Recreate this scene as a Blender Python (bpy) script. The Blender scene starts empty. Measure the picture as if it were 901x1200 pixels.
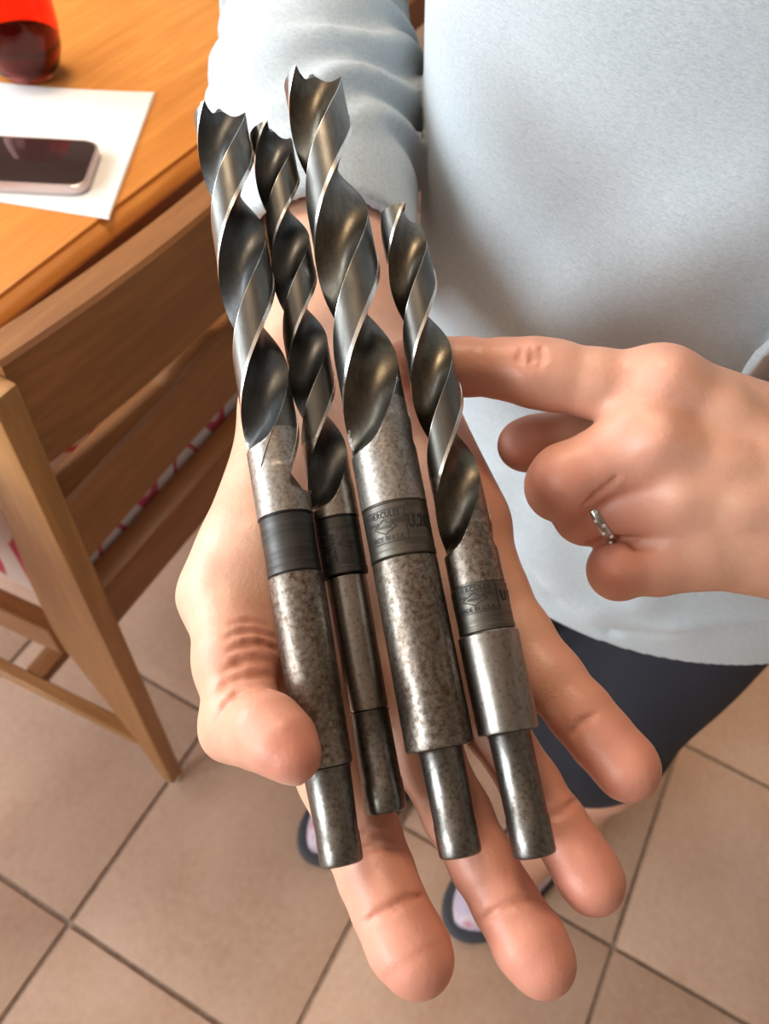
import bpy, bmesh, math, random
import numpy as np
from mathutils import Vector, Matrix

C = bpy.context.scene.collection
SC = bpy.context.scene
random.seed(7)
RNG = np.random.default_rng(7)

# ------------------------------------------------------------------ camera
TILE = 0.31
H = TILE * 3.71096957
CAM = np.array([1.16665563 * TILE, 0.0159716 * TILE, H])
YAW, PIT, ROLL, FPX = -4.31175973, 0.949707762, -0.114081495, 946.2347


def _basis():
    F = np.array([math.cos(YAW) * math.cos(PIT), math.sin(YAW) * math.cos(PIT), -math.sin(PIT)])
    R = np.array([math.sin(YAW), -math.cos(YAW), 0.0])
    D = np.cross(F, R)
    return math.cos(ROLL) * R + math.sin(ROLL) * D, -math.sin(ROLL) * R + math.cos(ROLL) * D, F


CR, CD, CF = _basis()


def P(x, y, d):
    """world point seen at photo pixel (x, y) at depth d"""
    return CAM + d * (CR * (x - 450.5) / FPX + CD * (y - 600) / FPX + CF)


def PZ(x, y, z):
    v = P(x, y, 1.0) - CAM
    return CAM + v * ((z - H) / v[2])


def proj(Q):
    v = np.asarray(Q, float) - CAM
    w = v @ CF
    return 450.5 + FPX * (v @ CR) / w, 600 + FPX * (v @ CD) / w, w


cam_data = bpy.data.cameras.new('camera')
cam = bpy.data.objects.new('camera', cam_data)
C.objects.link(cam)
cam_data.sensor_fit = 'VERTICAL'
cam_data.sensor_height = 36.0
cam_data.sensor_width = 27.03
cam_data.lens = FPX / 1200 * 36.0
cam_data.clip_start = 0.02
cam_data.clip_end = 50
cam_data.dof.use_dof = True
cam_data.dof.focus_distance = 0.245
cam_data.dof.aperture_fstop = 17.0
M4 = Matrix.Identity(4)
for i in range(3):
    M4[i][0] = CR[i]; M4[i][1] = -CD[i]; M4[i][2] = -CF[i]; M4[i][3] = CAM[i]
cam.matrix_world = M4
SC.camera = cam

# ------------------------------------------------------------------ world, lamps, exposure
SC.view_settings.view_transform = 'Standard'
SC.view_settings.look = 'None'
SC.view_settings.gamma = 1.0
SC.view_settings.use_curve_mapping = False
SC.view_settings.exposure = 0.52

world = bpy.data.worlds.new('daylight_sky')
SC.world = world
world.use_nodes = True
wn = world.node_tree.nodes
wl = world.node_tree.links
wn.clear()
wo = wn.new('ShaderNodeOutputWorld')
wb = wn.new('ShaderNodeBackground')
wb.inputs['Color'].default_value = (0.62, 0.8, 1.0, 1)
wb.inputs['Strength'].default_value = 1.2
wl.new(wb.outputs[0], wo.inputs[0])


def area(name, loc, target, sx, sy, power, color):
    l = bpy.data.lights.new(name, 'AREA')
    l.shape = 'RECTANGLE'
    l.size = sx; l.size_y = sy; l.energy = power; l.color = color
    o = bpy.data.objects.new(name, l)
    C.objects.link(o)
    o.location = loc
    d = Vector(target) - Vector(loc)
    o.rotation_euler = d.to_track_quat('-Z', 'Y').to_euler()
    return o


X0, X1, Y0, Y1, ZC = -7 * TILE, 8 * TILE, -7 * TILE, 8 * TILE, 2.5
# daylight through the two windows (back wall behind the photographer, left wall beside the table)
area('window_daylight', (-1.2, Y0 + 0.12, 1.6), (-0.6, 1, 0.9), 1.5, 1.35, 56, (0.92, 0.97, 1.0))
area('window_daylight', (X0 + 0.12, -0.2, 1.6), (1, -0.2, 0.8), 1.9, 1.35, 52, (0.90, 0.96, 1.0))
lamp_l = bpy.data.lights.new('ceiling_lamp_light', 'AREA')
lamp_l.shape = 'DISK'; lamp_l.size = 0.5; lamp_l.energy = 13; lamp_l.color = (1.0, 0.78, 0.55)
lamp_o = bpy.data.objects.new('ceiling_lamp_light', lamp_l)
C.objects.link(lamp_o)
lamp_o.location = (-0.5, 0.75, 2.3)

# ------------------------------------------------------------------ helpers


def tag(o, label=None, cat=None, group=None, kind=None):
    if label: o['label'] = label
    if cat: o['category'] = cat
    if group: o['group'] = group
    if kind: o['kind'] = kind
    return o


def empty(name, loc=(0, 0, 0), rot=(0, 0, 0)):
    o = bpy.data.objects.new(name, None)
    o.empty_display_size = 0.05
    C.objects.link(o)
    o.location = loc
    o.rotation_euler = rot
    return o


def link_mesh(name, me, mats, parent=None, world=None):
    o = bpy.data.objects.new(name, me)
    C.objects.link(o)
    if mats is not None:
        for m in (mats if isinstance(mats, (list, tuple)) else [mats]):
            me.materials.append(m)
    if parent is not None:
        o.parent = parent
    if world is not None:
        o.matrix_world = world
    return o


def bm_obj(name, bm, mats, parent=None, smooth=True, angle=0.6):
    me = bpy.data.meshes.new(name)
    bmesh.ops.recalc_face_normals(bm, faces=bm.faces)
    bm.to_mesh(me)
    bm.free()
    if smooth:
        me.polygons.foreach_set('use_smooth', [True] * len(me.polygons))
        me.set_sharp_from_angle(angle=angle)
    return link_mesh(name, me, mats, parent)


def box(bm, lo, hi, bevel=0.0, seg=2):
    r = bmesh.ops.create_cube(bm, size=1.0)
    vs = r['verts']
    for v in vs:
        v.co = Vector([(lo[i] + hi[i]) / 2 + v.co[i] * (hi[i] - lo[i]) for i in range(3)])
    if bevel > 0:
        es = list({e for v in vs for e in v.link_edges})
        bmesh.ops.bevel(bm, geom=es, offset=bevel, segments=seg, profile=0.6, affect='EDGES')


def prism(bm, poly, axis, a, b, bevel=0.0):
    """extrude a 2D polygon (list of pairs) along axis 0/1/2 from a to b"""
    def mk(p, t):
        q = list(p); q.insert(axis, t)
        return bm.verts.new(q)
    va = [mk(p, a) for p in poly]
    vb = [mk(p, b) for p in poly]
    n = len(poly)
    fs = [bm.faces.new(va), bm.faces.new(vb[::-1])]
    for i in range(n):
        fs.append(bm.faces.new([va[i], vb[i], vb[(i + 1) % n], va[(i + 1) % n]]))
    if bevel > 0:
        es = list({e for f in fs for e in f.edges})
        bmesh.ops.bevel(bm, geom=es, offset=bevel, segments=2, profile=0.6, affect='EDGES')


def lathe(bm, prof, n=64, mat=0, close=False):
    """prof: list of (r, z)"""
    rings = []
    for r, z in prof:
        if r < 1e-6:
            rings.append([bm.verts.new((0, 0, z))])
        else:
            rings.append([bm.verts.new((r * math.cos(2 * math.pi * i / n), r * math.sin(2 * math.pi * i / n), z)) for i in range(n)])
    for a, b in zip(rings[:-1], rings[1:]):
        for i in range(n):
            j = (i + 1) % n
            if len(a) == 1 and len(b) == 1: continue
            if len(a) == 1: f = bm.faces.new([a[0], b[j], b[i]])
            elif len(b) == 1: f = bm.faces.new([a[i], a[j], b[0]])
            else: f = bm.faces.new([a[i], a[j], b[j], b[i]])
            f.material_index = mat


# ------------------------------------------------------------------ materials


def new_mat(name, color=(0.5, 0.5, 0.5), rough=0.5, metal=0.0, **kw):
    m = bpy.data.materials.new(name)
    m.use_nodes = True
    b = m.node_tree.nodes['Principled BSDF']
    b.inputs['Base Color'].default_value = (*color, 1)
    b.inputs['Roughness'].default_value = rough
    b.inputs['Metallic'].default_value = metal
    for k, v in kw.items():
        b.inputs[k.replace('_', ' ')].default_value = v
    return m


def N(m, t, **kw):
    n = m.node_tree.nodes.new(t)
    for k, v in kw.items():
        if k in n.inputs: n.inputs[k].default_value = v
        else: setattr(n, k, v)
    return n


def L(m, a, b):
    m.node_tree.links.new(a, b)


def bsdf(m):
    return m.node_tree.nodes['Principled BSDF']


def coords(m, kind='Object', scale=(1, 1, 1), rot=(0, 0, 0)):
    tc = N(m, 'ShaderNodeTexCoord')
    mp = N(m, 'ShaderNodeMapping')
    mp.inputs['Scale'].default_value = scale
    mp.inputs['Rotation'].default_value = rot
    L(m, tc.outputs[kind], mp.inputs['Vector'])
    return mp.outputs['Vector']


def ramp(m, fac, stops):
    r = N(m, 'ShaderNodeValToRGB')
    cr = r.color_ramp
    while len(cr.elements) < len(stops):
        cr.elements.new(0.5)
    for e, (p, c) in zip(cr.elements, stops):
        e.position = p
        e.color = (*c, 1) if len(c) == 3 else c
    L(m, fac, r.inputs['Fac'])
    return r.outputs['Color']


def noise(m, vec, scale, detail=4, rough=0.55, dist=0.0):
    n = N(m, 'ShaderNodeTexNoise')
    n.inputs['Scale'].default_value = scale
    n.inputs['Detail'].default_value = detail
    n.inputs['Roughness'].default_value = rough
    n.inputs['Distortion'].default_value = dist
    L(m, vec, n.inputs['Vector'])
    return n.outputs['Fac']


def bump(m, h, strength, dist):
    b = N(m, 'ShaderNodeBump')
    b.inputs['Strength'].default_value = strength
    b.inputs['Distance'].default_value = dist
    L(m, h, b.inputs['Height'])
    L(m, b.outputs['Normal'], bsdf(m).inputs['Normal'])


def mixc(m, fac, a, b, mode='MIX'):
    x = N(m, 'ShaderNodeMix', data_type='RGBA', blend_type=mode)
    for s, v in ((0, fac), (6, a), (7, b)):
        if isinstance(v, (int, float)): x.inputs[s].default_value = v
        elif isinstance(v, tuple): x.inputs[s].default_value = (*v, 1) if len(v) == 3 else v
        else: L(m, v, x.inputs[s])
    return x.outputs[2]


def wood(name, c_dark, c_light, scale, rough=0.4, axis='Y'):
    m = new_mat(name, c_light, rough)
    st = {'X': (1.2, 14, 14), 'Y': (14, 1.2, 14), 'Z': (14, 14, 1.2)}[axis]
    v = coords(m, 'Object', st)
    g = noise(m, v, scale, 8, 0.65, 0.8)
    g2 = noise(m, v, scale * 5, 5, 0.7)
    col = ramp(m, g, [(0.3, c_dark), (0.5, tuple((a + b) / 2 for a, b in zip(c_dark, c_light))), (0.68, c_light)])
    col2 = mixc(m, ramp(m, g2, [(0.42, (0, 0, 0)), (0.62, (1, 1, 1))]), tuple(x * 0.8 for x in c_dark), col)
    cc = mixc(m, 0.45, col, col2)
    L(m, cc, bsdf(m).inputs['Base Color'])
    bump(m, g2, 0.08, 0.001)
    return m


MAT = {}
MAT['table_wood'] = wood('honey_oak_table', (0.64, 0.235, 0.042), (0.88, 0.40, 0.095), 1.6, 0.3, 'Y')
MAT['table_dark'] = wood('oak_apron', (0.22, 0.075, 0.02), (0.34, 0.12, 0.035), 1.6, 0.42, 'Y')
MAT['chair_y'] = wood('oak_chair_rail', (0.20, 0.072, 0.020), (0.39, 0.165, 0.045), 1.5, 0.45, 'Y')
MAT['chair_z'] = wood('oak_chair_post', (0.32, 0.14, 0.04), (0.50, 0.25, 0.08), 1.5, 0.45, 'Z')
MAT['chair_x'] = wood('oak_chair_side', (0.30, 0.13, 0.04), (0.47, 0.23, 0.075), 1.5, 0.45, 'X')

# floor tiles
m = new_mat('terracotta_tile', (0.5, 0.33, 0.24), 0.42)
v = coords(m, 'Object')
oi = N(m, 'ShaderNodeObjectInfo')
addv = N(m, 'ShaderNodeVectorMath', operation='ADD')
cx = N(m, 'ShaderNodeCombineXYZ')
mul = N(m, 'ShaderNodeMath', operation='MULTIPLY'); mul.inputs[1].default_value = 37.0
L(m, oi.outputs['Random'], mul.inputs[0]); L(m, mul.outputs[0], cx.inputs[0]); L(m, mul.outputs[0], cx.inputs[1])
L(m, v, addv.inputs[0]); L(m, cx.outputs[0], addv.inputs[1])
n1 = noise(m, addv.outputs[0], 7, 5, 0.6)
n2 = noise(m, addv.outputs[0], 90, 4, 0.6)
c1 = ramp(m, n1, [(0.3, (0.52, 0.33, 0.225)), (0.55, (0.61, 0.42, 0.305)), (0.75, (0.67, 0.485, 0.37))])
c2 = mixc(m, 0.25, c1, ramp(m, n2, [(0.35, (0.44, 0.26, 0.17)), (0.65, (0.66, 0.46, 0.34))]))
hsv = N(m, 'ShaderNodeHueSaturation')
mr = N(m, 'ShaderNodeMapRange'); mr.inputs['To Min'].default_value = 0.9; mr.inputs['To Max'].default_value = 1.08
L(m, oi.outputs['Random'], mr.inputs['Value']); L(m, mr.outputs[0], hsv.inputs['Value']); L(m, c2, hsv.inputs['Color'])
L(m, hsv.outputs[0], bsdf(m).inputs['Base Color'])
bump(m, n2, 0.15, 0.0015)
MAT['tile'] = m
m = new_mat('grout', (0.30, 0.21, 0.15), 0.9)
n1 = noise(m, coords(m), 120, 4)
L(m, ramp(m, n1, [(0.3, (0.28, 0.20, 0.15)), (0.7, (0.42, 0.315, 0.245))]), bsdf(m).inputs['Base Color'])
MAT['grout'] = m
MAT['plaster'] = new_mat('warm_plaster', (0.40, 0.34, 0.28), 0.9)
bump(MAT['plaster'], noise(MAT['plaster'], coords(MAT['plaster']), 60, 4), 0.1, 0.002)
MAT['white_paint'] = new_mat('white_painted_wood', (0.8, 0.79, 0.76), 0.45)
MAT['pane'] = new_mat('window_glass', (0.9, 0.95, 1.0), 0.02, Transmission_Weight=1.0, IOR=1.05)

# ------------------------------------------------------------------ room shell


def struct(name, bm, mat, parent=None, smooth=False):
    o = bm_obj(name, bm, mat, parent, smooth=smooth)
    if parent is None: o['kind'] = 'structure'
    return o


bm = bmesh.new(); box(bm, (X0, Y0, -0.06), (X1, Y1, -0.0045))
floor = struct('floor', bm, MAT['grout'])
bm = bmesh.new()
box(bm, (-TILE / 2 + 0.0032, -TILE / 2 + 0.0032, -0.02), (TILE / 2 - 0.0032, TILE / 2 - 0.0032, 0.0), 0.0022, 2)
tile_me = bpy.data.meshes.new('tile')
bm.to_mesh(tile_me); bm.free()
tile_me.polygons.foreach_set('use_smooth', [True] * len(tile_me.polygons))
tile_me.set_sharp_from_angle(angle=0.5)
tile_me.materials.append(MAT['tile'])
for i in range(-7, 8):
    for j in range(-7, 8):
        t = bpy.data.objects.new('tile', tile_me)
        t.parent = floor
        rz = ((i * 7 + j * 3) % 4) * math.pi / 2
        t.location = ((i + 0.5) * TILE, (j + 0.5) * TILE, random.uniform(-0.0008, 0.0004))
        t.rotation_euler = (random.uniform(-0.003, 0.003), random.uniform(-0.003, 0.003), rz)
        C.objects.link(t)

WIN_B = (-1.95, -0.45, 0.8, 2.2)      # x range, z range of the window behind the camera
WIN_L = (-1.15, 0.75, 0.8, 2.2)      # y range, z range of the window in the left wall


def wall_with_hole(bm, axis, pos0, pos1, a0, a1, hole):
    def bx(u0, u1, z0, z1):
        if axis == 0: box(bm, (pos0, u0, z0), (pos1, u1, z1))
        else: box(bm, (u0, pos0, z0), (u1, pos1, z1))
    if hole is None:
        bx(a0, a1, 0, ZC); return
    h0, h1, z0, z1 = hole
    bx(a0, h0, 0, ZC); bx(h1, a1, 0, ZC); bx(h0, h1, 0, z0); bx(h0, h1, z1, ZC)


bm = bmesh.new(); wall_with_hole(bm, 0, X0 - 0.12, X0, Y0, Y1, WIN_L); struct('wall_left', bm, MAT['plaster'])
bm = bmesh.new(); wall_with_hole(bm, 0, X1, X1 + 0.12, Y0, Y1, None); struct('wall_right', bm, MAT['plaster'])
bm = bmesh.new(); wall_with_hole(bm, 1, Y0 - 0.12, Y0, X0 - 0.12, X1 + 0.12, WIN_B); struct('wall_back', bm, MAT['plaster'])
bm = bmesh.new(); wall_with_hole(bm, 1, Y1, Y1 + 0.12, X0 - 0.12, X1 + 0.12, None); struct('wall_front', bm, MAT['plaster'])
bm = bmesh.new(); box(bm, (X0 - 0.12, Y0 - 0.12, ZC), (X1 + 0.12, Y1 + 0.12, ZC + 0.1)); struct('ceiling', bm, MAT['plaster'])


def window(name, axis, pos, hole):
    h0, h1, z0, z1 = hole
    root = empty(name); root['kind'] = 'structure'
    def bx(bm, u0, u1, a, b, d0=-0.08, d1=-0.02):
        if axis == 0: box(bm, (pos + d0, u0, a), (pos + d1, u1, b), 0.003)
        else: box(bm, (u0, pos + d0, a), (u1, pos + d1, b), 0.003)
    bm = bmesh.new()
    bx(bm, h0, h0 + 0.05, z0, z1); bx(bm, h1 - 0.05, h1, z0, z1); bx(bm, h0 + .05, h1 - .05, z0, z0 + 0.05); bx(bm, h0 + .05, h1 - .05, z1 - 0.05, z1)
    mid = (h0 + h1) / 2
    bx(bm, mid - 0.03, mid + 0.03, z0 + .05, z1 - .05)
    bm_obj('window_frame', bm, MAT['white_paint'], root, smooth=False)
    for a, b in ((h0 + .05, mid - .03), (mid + .03, h1 - .05)):
        bm = bmesh.new(); bx(bm, a, b, z0 + .05, z1 - .05, -0.053, -0.047)
        bm_obj('pane', bm, MAT['pane'], root, smooth=False)


window('window_1', 1, Y0, WIN_B)
window('window_2', 0, X0, WIN_L)
for nm, lo, hi in (('baseboard_left', (X0, Y0 + .016, 0), (X0 + 0.015, Y1 - .016, 0.09)), ('baseboard_right', (X1 - 0.015, Y0 + .016, 0), (X1, Y1 - .016, 0.09)),
                   ('baseboard_back', (X0, Y0, 0), (X1, Y0 + 0.015, 0.09)), ('baseboard_front', (X0, Y1 - 0.015, 0), (X1, Y1, 0.09))):
    bm = bmesh.new(); box(bm, lo, hi, 0.003); struct(nm, bm, MAT['white_paint'])

# ------------------------------------------------------------------ table
TZ, TX = 0.74, -0.087
tbl = empty('dining_table', (-0.60, 0.75, 0))
tag(tbl, 'orange honey oak dining table with a grooved moulded edge', 'table')


def local(bm, root):
    bmesh.ops.translate(bm, verts=bm.verts, vec=-Vector(root.location))


# top: rounded edge profile with a groove, in two leaves
TXL, TY0, TY1 = -1.12, -0.35, 1.85
prof = [(TX - 0.006, TZ), (TX - 0.004, TZ - 0.0006), (TX - 0.0035, TZ - 0.004), (TX, TZ - 0.0055), (TX + 0.004, TZ - 0.009), (TX + 0.006, TZ - 0.014),
        (TX + 0.004, TZ - 0.019), (TX - 0.002, TZ - 0.022), (TX - 0.008, TZ - 0.026), (TX - 0.03, TZ - 0.026)]


def table_leaf(y0, y1):
    bm = bmesh.new()
    pr = [(TXL - (x - TX) , z) for x, z in prof]
    poly = prof + pr[::-1]
    prism(bm, poly, 1, y0, y1)
    local(bm, tbl)
    return bm_obj('table_leaf', bm, MAT['table_wood'], tbl, smooth=True, angle=0.7)


table_leaf(TY0, 0.79); table_leaf(0.7912, TY1)
AX = TX - 0.05
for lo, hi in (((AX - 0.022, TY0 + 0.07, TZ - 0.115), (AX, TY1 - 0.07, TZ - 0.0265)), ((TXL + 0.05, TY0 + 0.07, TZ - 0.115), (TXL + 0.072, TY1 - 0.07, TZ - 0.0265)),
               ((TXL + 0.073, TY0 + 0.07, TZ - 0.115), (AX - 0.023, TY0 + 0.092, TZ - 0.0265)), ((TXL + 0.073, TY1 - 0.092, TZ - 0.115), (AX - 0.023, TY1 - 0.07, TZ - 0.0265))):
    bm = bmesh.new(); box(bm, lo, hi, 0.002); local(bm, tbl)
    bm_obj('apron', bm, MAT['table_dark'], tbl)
for x in (AX - 0.06, TXL + 0.11):
    for y in (TY0 + 0.13, TY1 - 0.13):
        bm = bmesh.new()
        lathe(bm, [(0, 0), (0.02, 0), (0.026, 0.01), (0.03, 0.06), (0.022, 0.09), (0.032, 0.3), (0.038, 0.5), (0.026, 0.56), (0.036, 0.58), (0.036, 0.713), (0, 0.713)], 32)
        bmesh.ops.translate(bm, verts=bm.verts, vec=(x - tbl.location.x, y - tbl.location.y, 0))
        bm_obj('leg', bm, MAT['table_wood'], tbl)

# ------------------------------------------------------------------ chair
ch = empty('dining_chair', (-0.2, 0.41, 0))
tag(ch, 'oak rail-back dining chair with pink trellis cushion, pulled up to the table', 'chair')
PY0, PY1 = 0.2, 0.221          # near post
OY0, OY1 = 0.62, 0.641         # far post


def post(y0, y1):
    bm = bmesh.new()
    poly = [(0.012, 0.012), (-0.006, 0.012), (-0.021, 0.14), (-0.053, 0.30), (-0.072, 0.37), (-0.058, 0.5), (-0.036, 0.64), (-0.024, 0.775), (0.015, 0.775), (0.012, 0.5)]
    prism(bm, poly, 1, y0, y1, 0.002)
    local(bm, ch)
    o = bm_obj('leg', bm, MAT['chair_z'], ch)
    bm = bmesh.new(); lathe(bm, [(0, 0), (0.0085, 0), (0.0095, 0.003), (0.0085, 0.0118), (0, 0.0118)], 20)
    bmesh.ops.translate(bm, verts=bm.verts, vec=Vector((0.003, (y0 + y1) / 2, 0)) - Vector(ch.location))
    g = bm_obj('glide', bm, MAT['white_paint'], o)
    g['label'] = 'white plastic foot glide'


post(PY0, PY1); post(OY0, OY1)


def curved_rail(name, xc, z0, z1, thick, bow, y0, y1, mat, rake=0.0, top=None, n=40):
    """horizontal rail between the posts; bow > 0 bends it towards the table, rake leans it back, top(t) raises its upper edge"""
    bm = bmesh.new()
    secs = []
    for i in range(n + 1):
        t = i / n
        y = y0 + (y1 - y0) * t
        b = 1 - (2 * t - 1) ** 2
        x = xc - bow * b
        a = z0; c = z1 + (top(t) if top else 0.0)
        r = rake * (c - a)
        e = 0.003
        secs.append([bm.verts.new((px, y, pz)) for px, pz in ((x, a + e), (x + r, c - e), (x + r - e, c), (x + r - thick + e, c), (x + r - thick, c - e), (x - thick, a + e), (x - thick + e, a), (x - e, a))])
    for s, u in zip(secs[:-1], secs[1:]):
        for k in range(8):
            bm.faces.new([s[k], s[(k + 1) % 8], u[(k + 1) % 8], u[k]])
    bm.faces.new(secs[0]); bm.faces.new(secs[-1][::-1])
    local(bm, ch)
    return bm_obj(name, bm, mat, ch, angle=0.5)


curved_rail('crest_rail', 0.0, 0.676, 0.786, 0.028, -0.014, PY0 + 0.0215, OY0 - 0.0005, MAT['chair_y'], 0.05)
curved_rail('back_rail', 0.012, 0.566, 0.646, 0.030, 0.004, PY1 + 0.0005, OY0 - 0.0005, MAT['chair_y'], 0.0,
            lambda t: 0.007 * max(0.0, min(1.0, (0.09 - abs(t - 0.45)) / 0.025)))
# seat frame
bm = bmesh.new(); box(bm, (-0.046, PY1 + .0005, 0.392), (-0.018, OY0 - .0005, 0.462), 0.003); local(bm, ch)
bm_obj('seat_rail', bm, MAT['chair_y'], ch)
def side_rail(sgn, name, z0, z1, xa, xb, ya, yb, w, mat):
    """slightly flared rail running forward from a rear post; ya at xa, yb at xb"""
    bm = bmesh.new()
    vs = []
    for x, y in ((xa, ya), (xb, yb)):
        vs.append([bm.verts.new((x, y + dy, z)) for dy, z in ((0, z0), (w, z0), (w, z1), (0, z1))])
    for k in range(4):
        bm.faces.new([vs[0][k], vs[0][(k + 1) % 4], vs[1][(k + 1) % 4], vs[1][k]])
    bm.faces.new(vs[0]); bm.faces.new(vs[1][::-1])
    bmesh.ops.bevel(bm, geom=list(bm.edges), offset=0.002, segments=1, affect='EDGES')
    local(bm, ch)
    return bm_obj(name, bm, mat, ch)
side_rail(1, 'seat_rail', 0.345, 0.400, -0.069, -0.44, 0.196, 0.165, 0.02, MAT['chair_x'])
side_rail(1, 'seat_rail', 0.345, 0.400, -0.069, -0.44, 0.625, 0.656, 0.02, MAT['chair_x'])
bm = bmesh.new(); box(bm, (-0.440, 0.19, 0.345), (-0.418, 0.651, 0.400), 0.003); local(bm, ch)
bm_obj('seat_rail', bm, MAT['chair_y'], ch)
side_rail(1, 'stretcher', 0.12, 0.142, -0.024, -0.44, 0.2, 0.172, 0.017, MAT['chair_x'])
side_rail(1, 'stretcher', 0.12, 0.142, -0.024, -0.44, 0.624, 0.652, 0.017, MAT['chair_x'])
bm = bmesh.new(); box(bm, (-0.205, 0.206, 0.119), (-0.178, 0.637, 0.141), 0.002); local(bm, ch)
bm_obj('stretcher', bm, MAT['chair_y'], ch)
for y in (0.166, 0.643):
    bm = bmesh.new()
    prism(bm, [(-0.465, 0.0), (-0.44, 0.0), (-0.441, 0.41), (-0.475, 0.41)], 1, y, y + 0.03, 0.002); local(bm, ch)
    bm_obj('leg', bm, MAT['chair_z'], ch)
# cushion with trellis print
m = new_mat('pink_trellis_fabric', (0.8, 0.76, 0.74), 0.85)
tc = N(m, 'ShaderNodeTexCoord')
sp = N(m, 'ShaderNodeSeparateXYZ'); L(m, tc.outputs['Object'], sp.inputs[0])
def MATH(mm, op, a, b=None):
    n = N(mm, 'ShaderNodeMath', operation=op)
    for i, q in enumerate((a, b)):
        if q is None: continue
        if isinstance(q, (int, float)): n.inputs[i].default_value = q
        else: L(mm, q, n.inputs[i])
    return n.outputs[0]
u_ = MATH(m, 'ADD', MATH(m, 'MULTIPLY', sp.outputs[0], 52.0), MATH(m, 'MULTIPLY', sp.outputs[2], 52.0))
v_ = MATH(m, 'MULTIPLY', sp.outputs[1], 52.0)
# ogee trellis: cos u + cos v contour with a small bulge, plus rings at the knots
f_ = MATH(m, 'ADD', MATH(m, 'COSINE', u_), MATH(m, 'COSINE', v_))
line = MATH(m, 'ABSOLUTE', f_)
ringv = MATH(m, 'ABSOLUTE', MATH(m, 'SUBTRACT', MATH(m, 'ABSOLUTE', f_), 1.55))
mask = MATH(m, 'MINIMUM', line, MATH(m, 'MULTIPLY', ringv, 1.5))
col = ramp(m, mask, [(0.12, (0.60, 0.09, 0.14)), (0.22, (0.80, 0.73, 0.72))])
L(m, col, bsdf(m).inputs['Base Color'])
bump(m, noise(m, tc.outputs['Object'], 900, 2), 0.2, 0.0005)
MAT['cushion'] = m
bm = bmesh.new()
NX, NY = 28, 28
grid = {}
for s in (0, 1):
    for i in range(NX + 1):
        for j in range(NY + 1):
            a, b = 2 * i / NX - 1, 2 * j / NY - 1
            prof_ = max(0.0, (1 - a ** 8)) ** 0.16 * max(0.0, (1 - b ** 8)) ** 0.16
            x = -0.244 + a * 0.197
            hw = 0.212 + 0.012 * (1 - i / NX)
            y = 0.4205 + b * hw
            z = 0.455 + (0.047 + 0.016 * (1 - a * a) * (1 - b * b)) * prof_ if s else 0.455 - 0.048 * prof_
            edge = i in (0, NX) or j in (0, NY)
            if s and edge: grid[s, i, j] = grid[0, i, j]
            else: grid[s, i, j] = bm.verts.new((x, y, z))
for s in (0, 1):
    for i in range(NX):
        for j in range(NY):
            q = [grid[s, i, j], grid[s, i + 1, j], grid[s, i + 1, j + 1], grid[s, i, j + 1]]
            if len(set(q)) == 4: bm.faces.new(q if s else q[::-1])
local(bm, ch)
o = bm_obj('seat_cushion', bm, MAT['cushion'], ch, angle=2.0)
o['label'] = 'white cushion with pink trellis print'

# ------------------------------------------------------------------ napkin, phone, glass on the table
MAT['paper'] = new_mat('white_paper_napkin', (0.86, 0.85, 0.83), 0.9)
bump(MAT['paper'], noise(MAT['paper'], coords(MAT['paper']), 500, 3), 0.25, 0.0006)
nc = [PZ(-52, 92, TZ), PZ(182, 110, TZ), PZ(128, 258, TZ), PZ(-70, 226, TZ)]
nap = empty('paper_napkin', (float(nc[1][0]), float(nc[1][1]), TZ))
tag(nap, 'folded white paper napkin lying under the phone on the table', 'napkin')
def napkin_layer(dz, shrink, name):
    bm = bmesh.new()
    n = 20
    cen = sum(nc) / 4
    vs = {}
    for i in range(n + 1):
        for j in range(n + 1):
            s, t = i / n, j / n
            q = (nc[0] * (1 - s) + nc[1] * s) * (1 - t) + (nc[3] * (1 - s) + nc[2] * s) * t
            q = cen + (q - cen) * shrink
            bend = 0.007 * math.sin(math.pi * s) * (1 - t)          # top edge bows
            z = TZ + dz + 0.003 * max(0, s - 0.8) * 5 * (0.5 + 0.5 * math.sin(3 * t + 1)) * (dz > 0.002)
            vs[i, j] = bm.verts.new((q[0] - bend * 0.3, q[1] - bend, z))
    for i in range(n):
        for j in range(n):
            bm.faces.new([vs[i, j], vs[i, j + 1], vs[i + 1, j + 1], vs[i + 1, j]])
    r = bmesh.ops.extrude_face_region(bm, geom=list(bm.faces))
    bmesh.ops.translate(bm, verts=[e for e in r['geom'] if isinstance(e, bmesh.types.BMVert)], vec=(0, 0, 0.0008))
    local(bm, nap)
    bm_obj(name, bm, MAT['paper'], nap, angle=0.8)
napkin_layer(0.0004, 1.0, 'paper_ply'); napkin_layer(0.0014, 0.985, 'paper_ply')

pc = [PZ(118, 165, TZ + .011), PZ(105, 212, TZ + .011)]
pdir = np.array(PZ(0, 158.5, TZ + .011) - PZ(118, 165, TZ + .011)); pdir[2] = 0; pdir /= np.linalg.norm(pdir)
wdir = np.array(PZ(105, 212, TZ + .011) - PZ(118, 165, TZ + .011)); wdir[2] = 0
wdir -= pdir * (wdir @ pdir); pw = np.linalg.norm(wdir); wdir /= pw
PL = 0.148; PW = 0.069
p0 = pc[0]
pctr = p0 + pdir * PL / 2 + wdir * PW / 2
ph = empty('smartphone', (float(pctr[0]), float(pctr[1]), TZ + 0.0034), (0, 0, math.atan2(pdir[1], pdir[0])))
tag(ph, 'smartphone with dark glossy screen lying on the napkin', 'phone')
MAT['phone_body'] = new_mat('rose_metal_phone_frame', (0.60, 0.50, 0.50), 0.3, 0.7)
MAT['phone_glass'] = new_mat('phone_screen_glass', (0.035, 0.02, 0.02), 0.06)
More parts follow.
